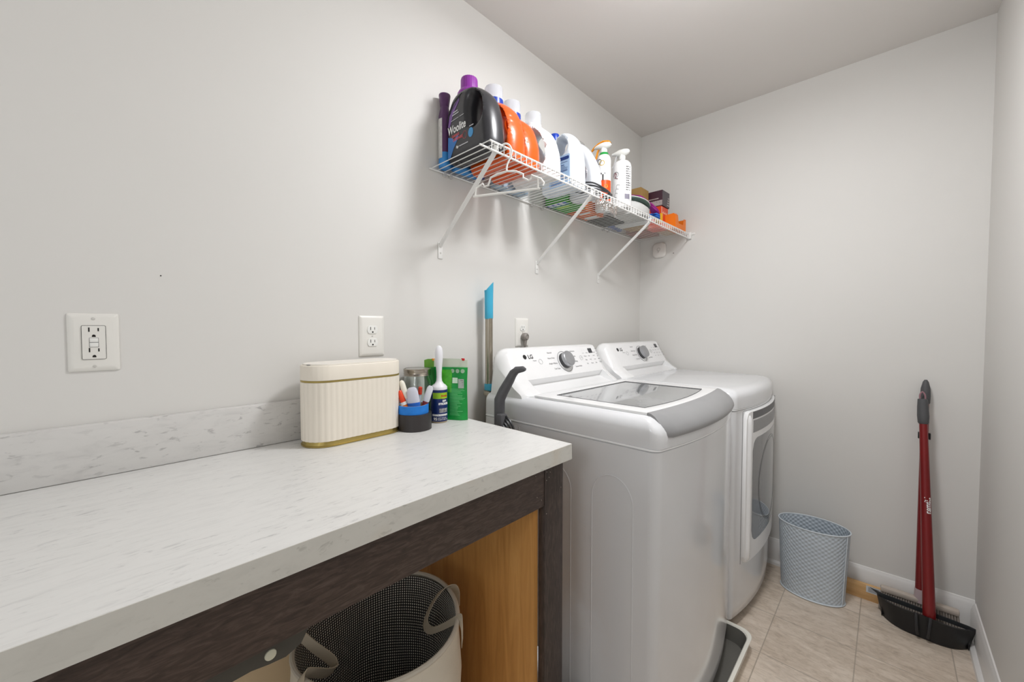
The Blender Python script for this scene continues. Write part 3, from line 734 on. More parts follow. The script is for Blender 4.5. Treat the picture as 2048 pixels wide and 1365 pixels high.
bo = b.build('bristles', M('bristle', (170, 160, 150), 0.8), t); bo['kind'] = 'stuff'
for s in (-1, 1): B().box(1.283 + s * 0.0155 - .003, 1.283 + s * 0.0155 + .003, -0.056, -0.036, 0.765, 0.79, r=0.001).build('clip', BLK, t)

# floor cleaner handle beside washer
GH = M('grey_handle_plastic', (92, 92, 95), 0.5, noise=0.05, nscale=25)
t = thing('upright_floor_cleaner', 'bent grey handle of a floor cleaner standing between the counter end and the washer', 'floor cleaner', (0.218, -1.485, 0))
path = [(0.218, -1.485, 0.10), (0.218, -1.485, 0.6), (0.218, -1.485, 0.93), (0.219, -1.485, 0.985), (0.235, -1.483, 1.015), (0.262, -1.480, 1.055), (0.277, -1.479, 1.078), (0.292, -1.478, 1.090), (0.318, -1.477, 1.095), (0.327, -1.476, 1.094)]
rad = [0.018, 0.018, 0.018, 0.0185, 0.0175, 0.0155, 0.014, 0.012, 0.0095, 0.005]
B().tube(path, rad, 18).build('handle', GH, t)
b = B()
for k in range(4):
    o_ = 0.004 * k; r_ = 0.018 + 0.006 * k
    r_ = 0.032 + 0.0085 * k
    pts = [(0.245 + r_ * math.sin(PI * i / 10), -1.510 + 0.004 * k, 0.868 + (0.045 + 0.0085 * k) * math.cos(PI * i / 10)) for i in range(11)]
    pts += [(0.235, -1.512 + 0.004 * k, 0.80)]
    b.tube(pts, 0.0038, 8)
b.build('cord', M('black_cord', (30, 30, 32), 0.35), t)
b = B(); b.box(0.236, 0.262, -1.520, -1.490, 0.885, 0.945, r=0.006); b.build('cord_hook', GH, t)
b = B(); b.box(0.312, 0.350, -1.522, -1.505, 0.872, 0.900, r=0.003); pb = b.build('cord_plug', M('black_plug', (30, 30, 32), 0.4), t)

for xx in (0.320, 0.336): B().box(xx, xx + .0016, -1.517, -1.510, 0.900, 0.918).build('prong', CHROME, pb)
B().box(0.10, 0.335, -1.532, -1.51 + 0.07, 0.075, 0.13, r=0.015).build('cleaner_head', GH, t)
bpy.data.objects['cleaner_head'].location.z -= 0.0725

# mop with blue grip against the wall
t = thing('squeegee_mop', 'tall steel-poled mop with a bright blue grip leaning on the wall beside the washer', 'mop', (0.052, -1.385, 0))
mx0, my0 = 0.046, -1.372
BLUE = M('bright_blue_grip', (66, 172, 206), 0.4)
b = B()
rings = []
for z, sx in ((1.262, 0.0165), (1.266, 0.018), (1.30, 0.018), (1.36, 0.0185), (1.372, 0.019)):
    rings.append([(mx0 + sx * math.cos(a) * .8, my0 + sx * math.sin(a), z) for a in [2 * PI * i / 20 for i in range(20)]])
rings.append([(mx0 + .0195 * math.cos(a) * .8, my0 + .0195 * math.sin(a), 1.384 + 0.016 * (math.sin(a) + math.cos(a) * .8)) for a in [2 * PI * i / 20 for i in range(20)]])
b.loft(rings); b.build('grip', BLUE, t)
B().tube([(mx0, my0, 0.03), (mx0, my0, 1.264)], 0.0145, 18).build('pole', STEEL, t)
b = B(); b.box(mx0 - .012, mx0 + .024, my0 - .016, my0 + .022, 0.985, 1.012, r=0.004); b.build('clip', BLUE, t)
b = B(); b.box(mx0 - .014, mx0 + .022, my0 - .018, my0 + .024, 0.966, 0.984, r=0.003); b.build('bracket', STEEL, t)
B().box(mx0 - .03, mx0 + .016, my0 - .12, my0 + .12, 0.002, 0.035, r=0.006).build('mop_head', M('white_pad', (220, 220, 218), 0.9), t)

# laundry hamper
tag(B().box(0.0012, 0.009, -2.85, -2.03, 0.0, 0.46, r=.001).build('added_tan_panel', M('warm_lit_wall_tan', (250, 228, 192), 0.6, noise=.03, nscale=3), base=(0.005, -2.4, 0)), 'added pale tan board standing in for the warm-lit wall under the counter left of the hamper', 'board')  # invented board; its tan colour imitates warm light on the bare wall
t = thing('laundry_hamper', 'cream fabric laundry hamper with black and white checked lining under the counter', 'laundry basket', (0.27, -1.952, 0))
hx, hy, hr = 0.272, -1.948, 0.192
def hring(r, z, wob=0.006, n=72, ph=0.0, drop=0): return [(hx + (r + wob * math.sin(3 * a + 1)) * math.cos(a), hy + (r + wob * math.sin(3 * a + 1)) * math.sin(a), z + drop * math.cos(a - 0.9)) for a in [2 * PI * i / n for i in range(n)]]
CREAM = M('cream_canvas', (222, 214, 198), 0.85, bump=0.3, bscale=400)
zz = [0.003, 0.01, 0.12, 0.25, 0.38, 0.46, 0.498]
B().loft([hring(hr - (0.012 if z < .005 else 0.0) - 0.006 * math.sin(z * 12) * (z < .45), z, drop=0.012 * (z > .4)) for z in zz], cap1=False).build('body', CREAM, t)
DOT = mat_dots()
zz2 = [0.49, 0.42, 0.34, 0.26, 0.18, 0.10, 0.03, 0.02]
def lring(z):
    o = []
    for i in range(72):
        a = 2 * PI * i / 72; f = (0.5 - z)
        r = hr - 0.006 - 0.05 * f - 0.025 * f / .5 * (1 + math.sin(5 * a + 8 * z)) * .7
        o.append((hx + (r + 0.006 * math.sin(3 * a + 1)) * math.cos(a), hy + (r + 0.006 * math.sin(3 * a + 1)) * math.sin(a), z + (0.012 * math.cos(a - 0.9) if z > .4 else 0)))
    return o
b = B(); b.loft([lring(z) for z in zz2], cap0=False, cap1=True); b.build('lining', DOT, t, recalc=False, label='black and white checked lining')
B().tube(hring(hr - 0.003, 0.498, drop=0.012), 0.0055, 8, closed=True).build('rim', M('cream_piping', (206, 198, 184), 0.8), t)
STR = M('webbing_strap', (190, 178, 158), 0.85, bump=0.3, bscale=500)
p = cat([(0.318, -1.752, 0.46), (0.318, -1.752, 0.50), (0.312, -1.762, 0.518), (0.298, -1.785, 0.510), (0.290, -1.815, 0.478), (0.298, -1.838, 0.450), (0.325, -1.842, 0.445), (0.362, -1.832, 0.468), (0.398, -1.828, 0.498), (0.420, -1.824, 0.516), (0.430, -1.823, 0.508), (0.431, -1.8225, 0.46)], False, 6)
B().ribbon(p, lambda u: (0.7 * (1 - u), 0.15, 0.25 + 0.8 * u), 0.026, 0.002).build('handle', STR, t)
p = cat([(0.180, -2.122, 0.46), (0.182, -2.118, 0.495), (0.192, -2.108, 0.510), (0.225, -2.092, 0.495), (0.262, -2.066, 0.468), (0.278, -2.066, 0.458), (0.285, -2.085, 0.465), (0.290, -2.115, 0.488), (0.296, -2.135, 0.504), (0.300, -2.144, 0.495), (0.300, -2.144, 0.455)], False, 6)
B().ribbon(p, lambda u: (0.25, 0.3, 0.85) if u < .5 else (0.35, 0.45, 0.7), 0.026, 0.002).build('handle', STR, t)

# ================================================================== ON THE COUNTER
Z0 = 0.9262
t = thing('countertop_bin', 'small cream ribbed oval bin with gold bands on the counter under the middle outlet', 'bin', (0.09, -1.93, Z0))
bcx, bcy, ang = 0.0935, -1.931, math.radians(1.5)
def stad(hl, r, z, n=14, fl=0.0, N=0):
    pts = []; 
    for s, a0 in ((1, 0), (-1, PI)):
        for i in range(n + 1):
            a = a0 + PI * i / n; pts.append((r * math.cos(a), s * (hl - r) + r * math.sin(a)))
    # resample evenly
    L = [0]; P = pts + [pts[0]]
    for i in range(len(P) - 1): L.append(L[-1] + math.dist(P[i], P[i + 1]))
    K = 240; out = []
    for k in range(K):
        d = L[-1] * k / K; i = max(j for j in range(len(L) - 1) if L[j] <= d); u = (d - L[i]) / max(1e-9, L[i + 1] - L[i])
        x = P[i][0] + (P[i + 1][0] - P[i][0]) * u; y = P[i][1] + (P[i + 1][1] - P[i][1]) * u
        tx_, ty_ = P[i + 1][0] - P[i][0], P[i + 1][1] - P[i][1]; ll = math.hypot(tx_, ty_); nx, ny = ty_ / ll, -tx_ / ll
        e = fl * (abs(math.sin(PI * k * N / K)) if N else 0)
        x += nx * e; y += ny * e
        out.append((bcx + x * math.cos(ang) - y * math.sin(ang), bcy + x * math.sin(ang) + y * math.cos(ang), z))
    return out
CRM = M('cream_plastic', (236, 228, 214), 0.45, noise=0.01); GOLD = M('brass_gold', (176, 156, 92), 0.35, metal=0.75, noise=0.04)
B().loft([stad(0.1335, 0.056, z, fl=0.0016, N=48) for z in (Z0 + 0.014, Z0 + 0.09, Z0 + 0.163)]).build('ribbed_body', CRM, t)
B().loft([stad(0.1345 + e, 0.057 + e, z) for z, e in ((Z0, 0), (Z0 + 0.003, 0.001), (Z0 + 0.004, -0.002), (Z0 + 0.0135, -0.0045))]).build('gold_base', GOLD, t)
B().loft([stad(0.1345, 0.057, z) for z in (Z0 + 0.1635, Z0 + 0.168)]).build('gold_band', GOLD, t)
ld = B().loft([stad(0.1345 - e, 0.057 - e, z) for z, e in ((Z0 + 0.1685, 0), (Z0 + 0.203, 0), (Z0 + 0.2055, 0.0015), (Z0 + 0.2065, 0.004), (Z0 + 0.2065, 0.006))]).build('lid', CRM, t)
B().loft([stad(0.1275, 0.050, z) for z in (Z0 + 0.2067, Z0 + 0.2095)]).build('push_flap', M('cream_light', (242, 237, 228), 0.4, noise=0.005), ld)
B().box(-0.012, 0.012, -0.004, 0.004, 0, 0.0015, r=0.0006, mx=Matrix.Translation((bcx + 0.015, bcy - 0.122, Z0 + 0.2067))).build('latch', GREYD, ld)

t = thing('mason_jar', 'clear glass jar with a silver screw band behind the tape rolls', 'jar', (0.066, -1.700, Z0))
jx, jy = 0.064, -1.706
b = B(); b.lathe([(0.043, 0), (0.047, 0.004), (0.048, 0.02), (0.048, 0.11), (0.046, 0.128), (0.0405, 0.140), (0.0395, 0.153)], (jx, jy, Z0), 36, cap1=False)
b.lathe([(0.038, 0.153), (0.039, 0.140), (0.0445, 0.127), (0.0465, 0.11), (0.0465, 0.02), (0.044, 0.006)], (jx, jy, Z0), 36, cap0=False, cap1=True)
b.build('glass', M('jar_glass', (246, 250, 248), 0.03, trans=1.0, noise=0), t, recalc=False)
b = B(); b.lathe([(0.0415, 0.148), (0.0435, 0.149), (0.0422, 0.152), (0.0437, 0.1545), (0.0424, 0.158), (0.0434, 0.162), (0.0437, 0.169), (0.0420, 0.1705), (0.039, 0.1705)], (jx, jy, Z0), 40, cap0=False, cap1=False)
bd = b.build('screw_band', M('jar_band', (176, 168, 156), 0.25, metal=1), t)
B().lathe([(0.0388, 0.167), (0.0388, 0.1695), (0.037, 0.170)], (jx, jy, Z0), 40).build('disc_lid', M('jar_disc', (190, 188, 182), 0.35, metal=0.8), t)
# tape rolls
tcx, tcy = 0.143, -1.767
def ringroll(cx, cy, r0, r1, z0, z1): 
    b = B(); b.lathe([(r1, z0), (r1, z1), (r0, z1), (r0, z0), (r1, z0)], (cx, cy, 0), 56, cap0=False, cap1=False); return b
t = thing('duct_tape', 'roll of black duct tape lying on the counter under the blue roll', 'tape', (tcx, tcy, Z0))
ringroll(tcx, tcy, 0.0395, 0.0495, Z0 + 0.0002, Z0 + 0.048).build('tape_roll', M('black_tape', (52, 48, 48), 0.38, noise=0.06, nscale=40, stretch=(1, 1, .1)), t)
ringroll(tcx, tcy, 0.0375, 0.0393, Z0 + 0.0002, Z0 + 0.048).build('core', M('cardboard_core', (196, 176, 140), 0.8), t)
t = thing('painters_tape', 'roll of bright blue painter tape stacked on the black tape roll', 'tape', (tcx - .004, tcy - .003, Z0 + .0482))
ringroll(tcx - .004, tcy - .003, 0.040, 0.0455, Z0 + 0.0482, Z0 + 0.0722).build('tape_roll', M('blue_tape', (30, 124, 214), 0.6, noise=0.05, nscale=60), t)
ringroll(tcx - .004, tcy - .003, 0.0382, 0.0398, Z0 + 0.0482, Z0 + 0.0722).build('core', M('cardboard_core', (196, 176, 140), 0.8), t)
# pens standing in the rolls
ux = Vector((0.69, 0.72, 0)).normalized()   # across the view, left to right
vw = Vector((-0.72, 0.69, 0))                # away from the viewer
tc = Vector((tcx, tcy, 0))
def stick(name, label, cat_, du0, dv0, du1, dv1, zt, parts, grp=None):
    p0 = tc + ux * du0 + vw * dv0 + Vector((0, 0, Z0 + 0.006)); p1 = tc + ux * du1 + vw * dv1 + Vector((0, 0, zt))
    t = thing(name, label, cat_, tuple(p0))
    for nm, us, rs, m, fl in parts:
        B().tube([along(p0, p1, u) for u in us], rs, 16, flat=fl).build(nm, m, t)
    return t, p0, p1
OR = M('orange_red_plastic', (226, 68, 24), 0.35); ORL = M('orange_label', (240, 120, 20), 0.4); PALEB = M('pale_blue_white', (206, 222, 234), 0.35)
stick('glue_stick', 'slim white-capped stick with a pale blue body leaning left out of the blue tape', 'glue stick', 0.004, -.008, -0.037, -.012, Z0 + 0.146, [('tube', (0, .62), (0.0085, 0.0085), PALEB, None), ('cap', (.62, .66, .93, .98, 1.0), (0.0088, 0.009, 0.0082, 0.006, 0.002), M('ivory_cap', (238, 234, 220), 0.35), None)])
stick('stain_remover_pen', 'orange-red stain pen with a white ring leaning out of the blue tape', 'pen', 0.002, -.022, -0.042, -.016, Z0 + 0.116, [('barrel', (0, .62), (0.0085, 0.0085), ORL, None), ('white_ring', (.62, .70), (0.0092, 0.0092), WHITE_PL, None), ('cap', (.70, .72, .97, 1.0), (0.0088, 0.009, 0.0075, 0.006), OR, None)])
t, p0, p1 = stick('bleach_pen', 'blue gel pen with a broad frosted white cap in the middle of the tape rolls', 'pen', 0.010, -.022, -0.004, -.020, Z0 + 0.126, [('barrel', (0, .60, .66), (0.0185, 0.0185, 0.017), M('blue_pen', (24, 96, 190), 0.35), 0.5), ('cap', (.62, .66, .9, .97, 1.0), (0.0178, 0.0185, 0.016, 0.013, 0.008), M('frosted_cap', (222, 224, 236), 0.3, trans=0.2), 0.5)])
stick('marker_pen', 'flat white-capped pen leaning right out of the blue tape', 'pen', 0.006, .006, 0.048, .004, Z0 + 0.126, [('barrel', (0, .62), (0.0075, 0.0085), M('red_barrel', (150, 60, 60), 0.4), 0.6), ('cap', (.62, .65, .95, 1.0), (0.010, 0.0105, 0.0095, 0.006), M('grey_white_cap', (218, 220, 226), 0.35), 0.6)])
stick('lip_marker', 'short red-tipped stick behind the frosted pen cap', 'pen', 0.002, .02, 0.014, .02, Z0 + 0.122, [('barrel', (0, .8), (0.005, 0.005), PALEB, None), ('tip', (.8, .98, 1.0), (0.0062, 0.006, 0.003), M('red_tip', (206, 62, 40), 0.35), None)])

# lint roller
t = thing('lint_roller', 'lint roller standing upright with a white handle and dark blue wrapper', 'lint roller', (0.124, -1.662, Z0))
lx, ly, lr = 0.124, -1.664, 0.0262
B().lathe([(lr - 0.001, 0.0), (lr - .001, 0.004)], (lx, ly, Z0 + .0003), 40).build('core_end', M('tan_core', (180, 164, 136), 0.7), t)
B().lathe([(lr, 0.0045), (lr + .0004, 0.006), (lr + .0004, 0.103), (lr, 0.104)], (lx, ly, Z0), 48).build('sheet_roll', M('navy_wrap', (20, 42, 98), 0.35, noise=0.02), t)
b = B()
vd = math.atan2(-2.417 - ly, 1.165 - lx)
def onr(u, v, o=0.0009): # u to the right as seen from the camera
    a = vd + u / lr; return (lx + (lr + o) * math.cos(a), ly + (lr + o) * math.sin(a), Z0 + v)
def band(b, u0, u1, v0, v1, mi, o=0.0006):
    n = 10; vs = []; fs = []
    for i in range(n + 1):
        u = u0 + (u1 - u0) * i / n; vs += [onr(u, v0, o), onr(u, v1, o)]
    for i in range(n): fs.append([2 * i, 2 * i + 2, 2 * i + 3, 2 * i + 1])
    b.add(vs, fs, mi)
band(b, -0.022, 0.03, 0.077, 0.096, 0)
b.slab(circ(0.016, 0.086, 0.0115, 24, 0.0095), lambda a, c, d: onr(a, c, 0.0009), 0.0002, mi=1)
band(b, -0.024, 0.03, 0.022, 0.028, 2)
band(b, 0.0, 0.03, 0.033, 0.046, 3)
b.text('Scotch', lambda u, v: onr(0.006 + u, 0.084 + v, 0.0014), 0.0075, 4, bold=.0003)
b.text('50%', lambda u, v: onr(0.010 + u, 0.067 + v), 0.0085, 2, bold=.0004); b.text('STICKIER', lambda u, v: onr(-0.002 + u, 0.058 + v), 0.0085, 2, bold=.0005)
b.text('for Everyday Use', lambda u, v: onr(-0.004 + u, 0.023 + v, 0.0013), 0.0045, 5)
b.text('95', lambda u, v: onr(-0.019 + u, 0.009 + v), 0.0125, 2, bold=.0004); b.text('LINT ROLLER', lambda u, v: onr(-0.005 + u, 0.0145 + v), 0.005, 2); b.text('SHEETS PER ROLL', lambda u, v: onr(-0.005 + u, 0.009 + v), 0.005, 2)
b.build('label_print', [M('lime_band', (150, 196, 40), 0.4), M('yellow_badge', (248, 214, 40), 0.4), WINK, M('grey_photo', (150, 150, 150), 0.5, noise=.3, nscale=120), M('red_script', (206, 40, 36), 0.4), INK], t, recalc=False)
B().lathe([(lr - .0005, 0.1045), (lr - .0005, 0.112), (0.022, 0.117), (0.014, 0.123), (0.0095, 0.131), (0.0082, 0.142), (0.0085, 0.16), (0.0105, 0.185), (0.0125, 0.205), (0.0128, 0.222), (0.0105, 0.236), (0.006, 0.243), (0.001, 0.2445)], (lx, ly, Z0), 32).build('handle', M('white_handle', (236, 236, 240), 0.3, noise=.005), t)

# green pouches
def pouch(base, axis, wd, h, depth, label, mats, zipper=None, prn=True):
    t = thing('refill_pouch', label, 'pouch', tuple(base))
    ax_ = Vector(axis).normalized(); nn = Vector((ax_.y, -ax_.x, 0)); base = Vector(base)
    def P(u, v, d): return base + ax_ * u + Vector((0, 0, v)) + nn * d
    n, m = 14, 16
    def dd(u, v): e = (1 - (2 * u - 1) ** 4); return depth * e * max(0, (1 - v / 1.02)) ** 0.7 + 0.0012
    def wv(u, v): return 0.0015 * math.sin(9 * u + 7 * v)
    rings = []
    for j in range(m + 1):
        v = j / m; r_ = []
        for i in range(n + 1): u = i / n; r_.append(P((u - .5) * wd * (1 - .03 * math.sin(PI * v)), v * h * .86, dd(u, v * .86) + wv(u, v)))
        for i in range(n, -1, -1): u = i / n; r_.append(P((u - .5) * wd * (1 - .03 * math.sin(PI * v)), v * h * .86, -dd(u, v * .86) + wv(u, v)))
        rings.append(r_)
    B().loft(rings).build('bag', mats[0], t)
    rings = []
    for v in (0.86, 0.93, 1.0): rings.append([P((u - .5) * wd, v * h - (0.004 if v > .99 and abs(u - .5) > .4 else 0), 0.0014) for u in (0, .25, .5, .75, 1)] + [P((u - .5) * wd, v * h - (0.004 if v > .99 and abs(u - .5) > .4 else 0), -0.0014) for u in (1, .75, .5, .25, 0)])
    B().loft(rings).build('top_seal', mats[1], t)
    if prn:
        b = B()
        def F(u, v, o=.0012): uu = u / wd + .5; return P(u, v, dd(uu, min(.86, v / h)) + wv(uu, v / h / .86) + o)
        def q(u0, u1, v0, v1, mi):
            nn_ = 8; vs = []; fs = []
            for i in range(nn_ + 1):
                for j in range(5): vs.append(F(u0 + (u1 - u0) * i / nn_, v0 + (v1 - v0) * j / 4))
            for i in range(nn_):
                for j in range(4): a = i * 5 + j; fs.append([a, a + 5, a + 6, a + 1])
            b.add(vs, fs, mi)
        for k in range(3): b.slab(circ(0.008 + 0.0175 * k, h * .80, 0.0068, 18), lambda a, c, d: F(a, c), 0.0002, mi=0)
        q(0.028, 0.047, h * .52, h * .67, 1); q(0.008, 0.026, h * .60, h * .69, 0)
        for k in range(5): q(0.030, 0.045, h * (.53 + .028 * k), h * (.53 + .028 * k) + .0016, 2)
        for k in range(22):
            v = h * (.50 - .021 * k)
            if v > .015: q(0.000, random.uniform(.025, .05), v, v + .0012, 3)
        q(-0.035, 0.006, h * .45, h * .82, 4)
        b.build('label_print', [M('pale_green', (206, 232, 206), 0.5), M('barcode_grey', (176, 184, 176), 0.5), M('barcode_dark', (80, 90, 82), 0.5), M('mint', (120, 210, 140), 0.5), M('lime_leaf', (70, 170, 36), 0.4, noise=.12, nscale=60)], t, recalc=False)
    if zipper:
        B().box(-.006, .006, -.003, .003, 0, .0075, r=.001, mx=Matrix.Translation(P(zipper[0], h - .006, 0))).build('zip_slider', zipper[1], t)
    return t
GREEN = M('green_film', (14, 150, 62), 0.28, noise=0.08, nscale=30); SEAL = M('clear_white_film', (214, 222, 204), 0.3)
pouch((0.124, -1.617, Z0), (0.85, 0.53, 0), 0.116, 0.200, 0.012, 'green printed refill pouch with a red zip slider behind the lint roller', [GREEN, SEAL], (0.042, M('red_slider', (206, 20, 26), 0.35)))
pouch((0.048, -1.640, Z0), (0.8, 0.6, 0), 0.050, 0.196, 0.006, 'green pouch with an orange top corner standing behind the jar', [M('green_film_dark', (60, 150, 70), 0.3, noise=.05), M('yellow_green_film', (110, 170, 60), 0.3)], (0.006, M('orange_slider', (238, 150, 40), 0.4)), prn=False)

# ================================================================== WIRE SHELF
ZS = 1.785; YL = -1.602; YR = -0.014; XF = 0.306
t = thing('wire_shelf', 'white wire shelf with diagonal braces mounted high on the left wall', 'shelf', (0.15, -0.8, ZS))
b = B(); n = int((YR - YL) / 0.0254)
for i in range(n + 1):
    y = YL + (YR - YL) * i / n
    b.tube([(0.004, y, ZS - 0.0015), (XF - 0.006, y, ZS - 0.0015), (XF - 0.0015, y, ZS - 0.004), (XF, y, ZS - 0.009), (XF, y, ZS - 0.032)], 0.0016, 6)
b.build('deck_wires', WIRE, t)
b = B()
b.tube([(XF - 0.002, YL - 0.006, ZS - 0.005), (XF - 0.002, YR, ZS - 0.005)], 0.0032, 8); b.tube([(XF - 0.002, YL - 0.006, ZS - 0.031), (XF - 0.002, YR, ZS - 0.031)], 0.0032, 8)
b.build('front_rail', WIRE, t)
b = B(); b.tube([(XF - 0.042, YL - 0.010, ZS - 0.006), (XF - 0.042, YR, ZS - 0.006)], 0.0032, 8); b.build('under_rail', WIRE, t)
b = B(); b.tube([(0.006, YL - 0.012, ZS - 0.006), (0.006, YR, ZS - 0.006)], 0.0032, 8); b.build('back_rail', WIRE, t)
for y0, y1 in ((-1.583, -1.567), (-1.05, -1.033), (-0.520, -0.508)):
    b = B()
    b.tube([(XF - 0.002, y0, ZS - 0.012), (XF - 0.012, y0, ZS - 0.036), (0.012, y1, 1.530), (0.004, y1, 1.518)], [0.007, 0.0072, 0.0068, 0.006], 10, flat=0.62)
    b.box(0.0005, 0.0035, y1 - 0.010, y1 + 0.010, 1.474, 1.532, r=0.0012)
    br_ = b.build('brace', WIRE, t)
    B().lathe([(0.0035, 0), (0.003, 0.0012), (0.001, 0.0016)], n=12, mx=Matrix.Translation((0.0035, y1, 1.494)) @ Matrix.Rotation(PI / 2, 4, 'Y')).build('screw', M('plate_screw', (205, 203, 198), 0.3), br_)
for y in (-1.548, -1.521, -1.072, -0.998, -0.464, -0.410):
    b = B(); b.box(0.0005, 0.010, y - 0.006, y + 0.006, ZS - 0.018, ZS - 0.002, r=0.002); b.lathe([(0.004, 0), (0.004, 0.003)], n=12, mx=Matrix.Translation((0.009, y, ZS - 0.016)) @ Matrix.Rotation(PI / 2, 4, 'Y'))
    b.build('wall_clip', M('clip_plastic', (206, 204, 200), 0.4), t)
b = B(); b.box(XF - 0.014, XF + 0.012, -0.016, -0.0005, ZS - 0.036, ZS + 0.004, r=0.003); b.box(XF - 0.002, XF + 0.03, -0.004, -0.0005, ZS - 0.012, ZS + 0.0, r=0.001); b.build('end_bracket', WIRE, t)

# hanger
t = thing('clothes_hanger', 'white plastic clothes hanger hooked over the front rail of the shelf', 'hanger', (0.318, -1.55, 1.70))
ha = Vector((0.412 - 0.218, -1.502 + 1.595, 0)).normalized(); hc = Vector((0.315, -1.5485, 0))
def HP(u, v, d=0): return hc + ha * u + Vector((0, 0, v)) + Vector((ha.y, -ha.x, 0)) * d
HW = M('hanger_white', (240, 239, 234), 0.3, noise=.005)
b = B(); hk = [HP(0.0, 1.701), HP(0.0, 1.715), HP(0.004, 1.728), HP(0.013, 1.745), HP(0.016, 1.762), HP(0.010, 1.778), HP(-0.002, 1.786), HP(-0.014, 1.783), HP(-0.020, 1.773)]
b.tube(cat(hk, False, 5), 0.0028, 10); b.build('hook', HW, t)
b = B()
sh = [(-0.104, 1.640), (-0.100, 1.664), (-0.078, 1.675), (-0.073, 1.665), (-0.060, 1.668), (-0.052, 1.690), (-0.03, 1.699), (0.0, 1.703), (0.03, 1.699), (0.052, 1.688), (0.052, 1.677), (0.07, 1.667), (0.077, 1.672), (0.078, 1.682), (0.107, 1.668), (0.116, 1.655), (0.113, 1.648)]
b.tube([HP(u, v) for u, v in sh], 0.0031, 8)
b.tube([HP(0.098, 1.672), HP(0.098, 1.642)], 0.0028, 8); b.build('shoulder_frame', HW, t)
b = B(); b.tube([HP(-0.110, 1.638), HP(0.104, 1.640)], 0.0034, 10); b.build('trouser_bar', HW, t)

# ---------------------------------------------------------------- things on the shelf
ZB = ZS + 0.0006
def xz(ym): return lambda a, c, d: (a, ym + d, c)
def jug(name, label, cat_, x0, x1, zt, capx, y0, y1, hole, matb, bev=0.022, outline=None, neck=0.0):
    t = thing(name, label, cat_, ((x0 + x1) / 2, (y0 + y1) / 2, ZB))
    hgt = zt - ZB
    o = outline or [(x0 + 0.012, ZB), (x1 - 0.012, ZB), (x1 - 0.001, ZB + 0.012), (x1, ZB + hgt * .35), (x1 - 0.010, ZB + hgt * .58), (x1 - 0.030, ZB + hgt * .80), (x1 - 0.065, ZB + hgt * .95), (capx + 0.03, zt), (capx - 0.02, zt), (x0 + 0.015, ZB + hgt * .86), (x0 + 0.001, ZB + hgt * .6), (x0, ZB + 0.012)]
    B().slab([tuple(p[:2]) for p in cat([(a, c, 0) for a, c in o], True, 5)], xz((y0 + y1) / 2), y1 - y0, bev, holes=[[tuple(p[:2]) for p in cat([(a, c, 0) for a, c in hole], True, 6)][::-1]] if hole else [], res=5).build('body', matb, t)
    return t
# dark liquid detergent
BK = M('black_bottle', (46, 46, 50), 0.3, noise=.02, coat=.15)
yw0, yw1 = -1.582, -1.492
t = jug('detergent_bottle', 'black detergent bottle with purple cap at the left end of the shelf', 'bottle', 0.052, 0.268, 2.015, 0.125, yw0, yw1,
        [(0.176, 1.955), (0.188, 1.976), (0.203, 1.974), (0.219, 1.952), (0.226, 1.92), (0.223, 1.896), (0.202, 1.882), (0.182, 1.886), (0.175, 1.92)], BK, 0.024,
        outline=[(0.075, ZB), (0.250, ZB), (0.268, ZB + 0.014), (0.269, 1.83), (0.263, 1.88), (0.253, 1.925), (0.235, 1.965), (0.207, 1.993), (0.175, 2.010), (0.12, 2.014), (0.080, 1.995), (0.060, 1.955), (0.055, 1.90), (0.052, 1.83), (0.053, ZB + 0.014)])
PUR = M('purple_cap', (142, 56, 158), 0.35, noise=.02)
b = B(); b.lathe([(0.040, 1.998), (0.040, 2.008), (0.035, 2.017), (0.029, 2.023), (0.0285, 2.055), (0.027, 2.060), (0.010, 2.061)], (0.128, (yw0 + yw1) / 2, 0), 96, flute=lambda i: -0.02 * (i % 4 < 1)); b.build('cap', PUR, t)
b = B(); fy = yw0 - 0.0008
sl = 0.0
def wf(u, v, o=0): return (u, fy - o, v)
b.slab([(0.07, 1.80), (0.085, 1.80), (0.10, 1.825), (0.118, 1.845), (0.128, 1.865), (0.115, 1.862), (0.105, 1.850), (0.095, 1.862), (0.072, 1.87)], lambda a, c, d: (a, fy + d, c), 0.0003, mi=1)
b.slab([(0.072, 1.905), (0.08, 1.90), (0.10, 1.94), (0.13, 1.972), (0.128, 1.983), (0.10, 1.965), (0.08, 1.94)], lambda a, c, d: (a, fy + d, c), 0.0003, mi=2)
b.text('Woolite', lambda u, v: wf(0.071 + u, 1.876 + v * 1.35 + u * 0.02, .0004), 0.0275, 0, bold=.0006)
b.text('DARKS', lambda u, v: wf(0.092 + u, 1.861 + v + u * .02, .0005), 0.0125, 3, bold=.0003); b.text('DEFENSE', lambda u, v: wf(0.098 + u, 1.848 + v + u * .02, .0005), 0.0125, 3, bold=.0003)
b.text('hp', lambda u, v: wf(0.115 + u, 1.822 + v, .0004), 0.012, 0, bold=.0005); b.box(0.131, 0.175, fy - .0006, fy - .0003, 1.823, 1.8265, mi=4)
[b.slab([(x0_, z_), (x0_ + l_, z_ + .05 * l_), (x0_ + l_, z_ + .05 * l_ + h_), (x0_, z_ + h_)], lambda a, c, d: (a, fy - .0004 + d, c), 0.0002, mi=4) for x0_, z_, l_, h_ in ((.088, 1.917, .04, .0022), (.132, 1.919, .022, .0022), (.099, 1.941, .024, .004), (.094, 1.933, .034, .004))]
b.slab(circ(0.188, 1.851, 0.012, 24, 0.015), lambda a, c, d: (a, fy + d, c), 0.0003, mi=5)
b.box(0.182, 0.202, fy - .0006, fy - .0003, 1.870, 1.873, mi=4)
b.tube([(0.158 + a, fy, 1.853 + c) for a, c in circ(0, 0, 0.010, 20, 0.012)], 0.0004, 4, mi=3, closed=True)
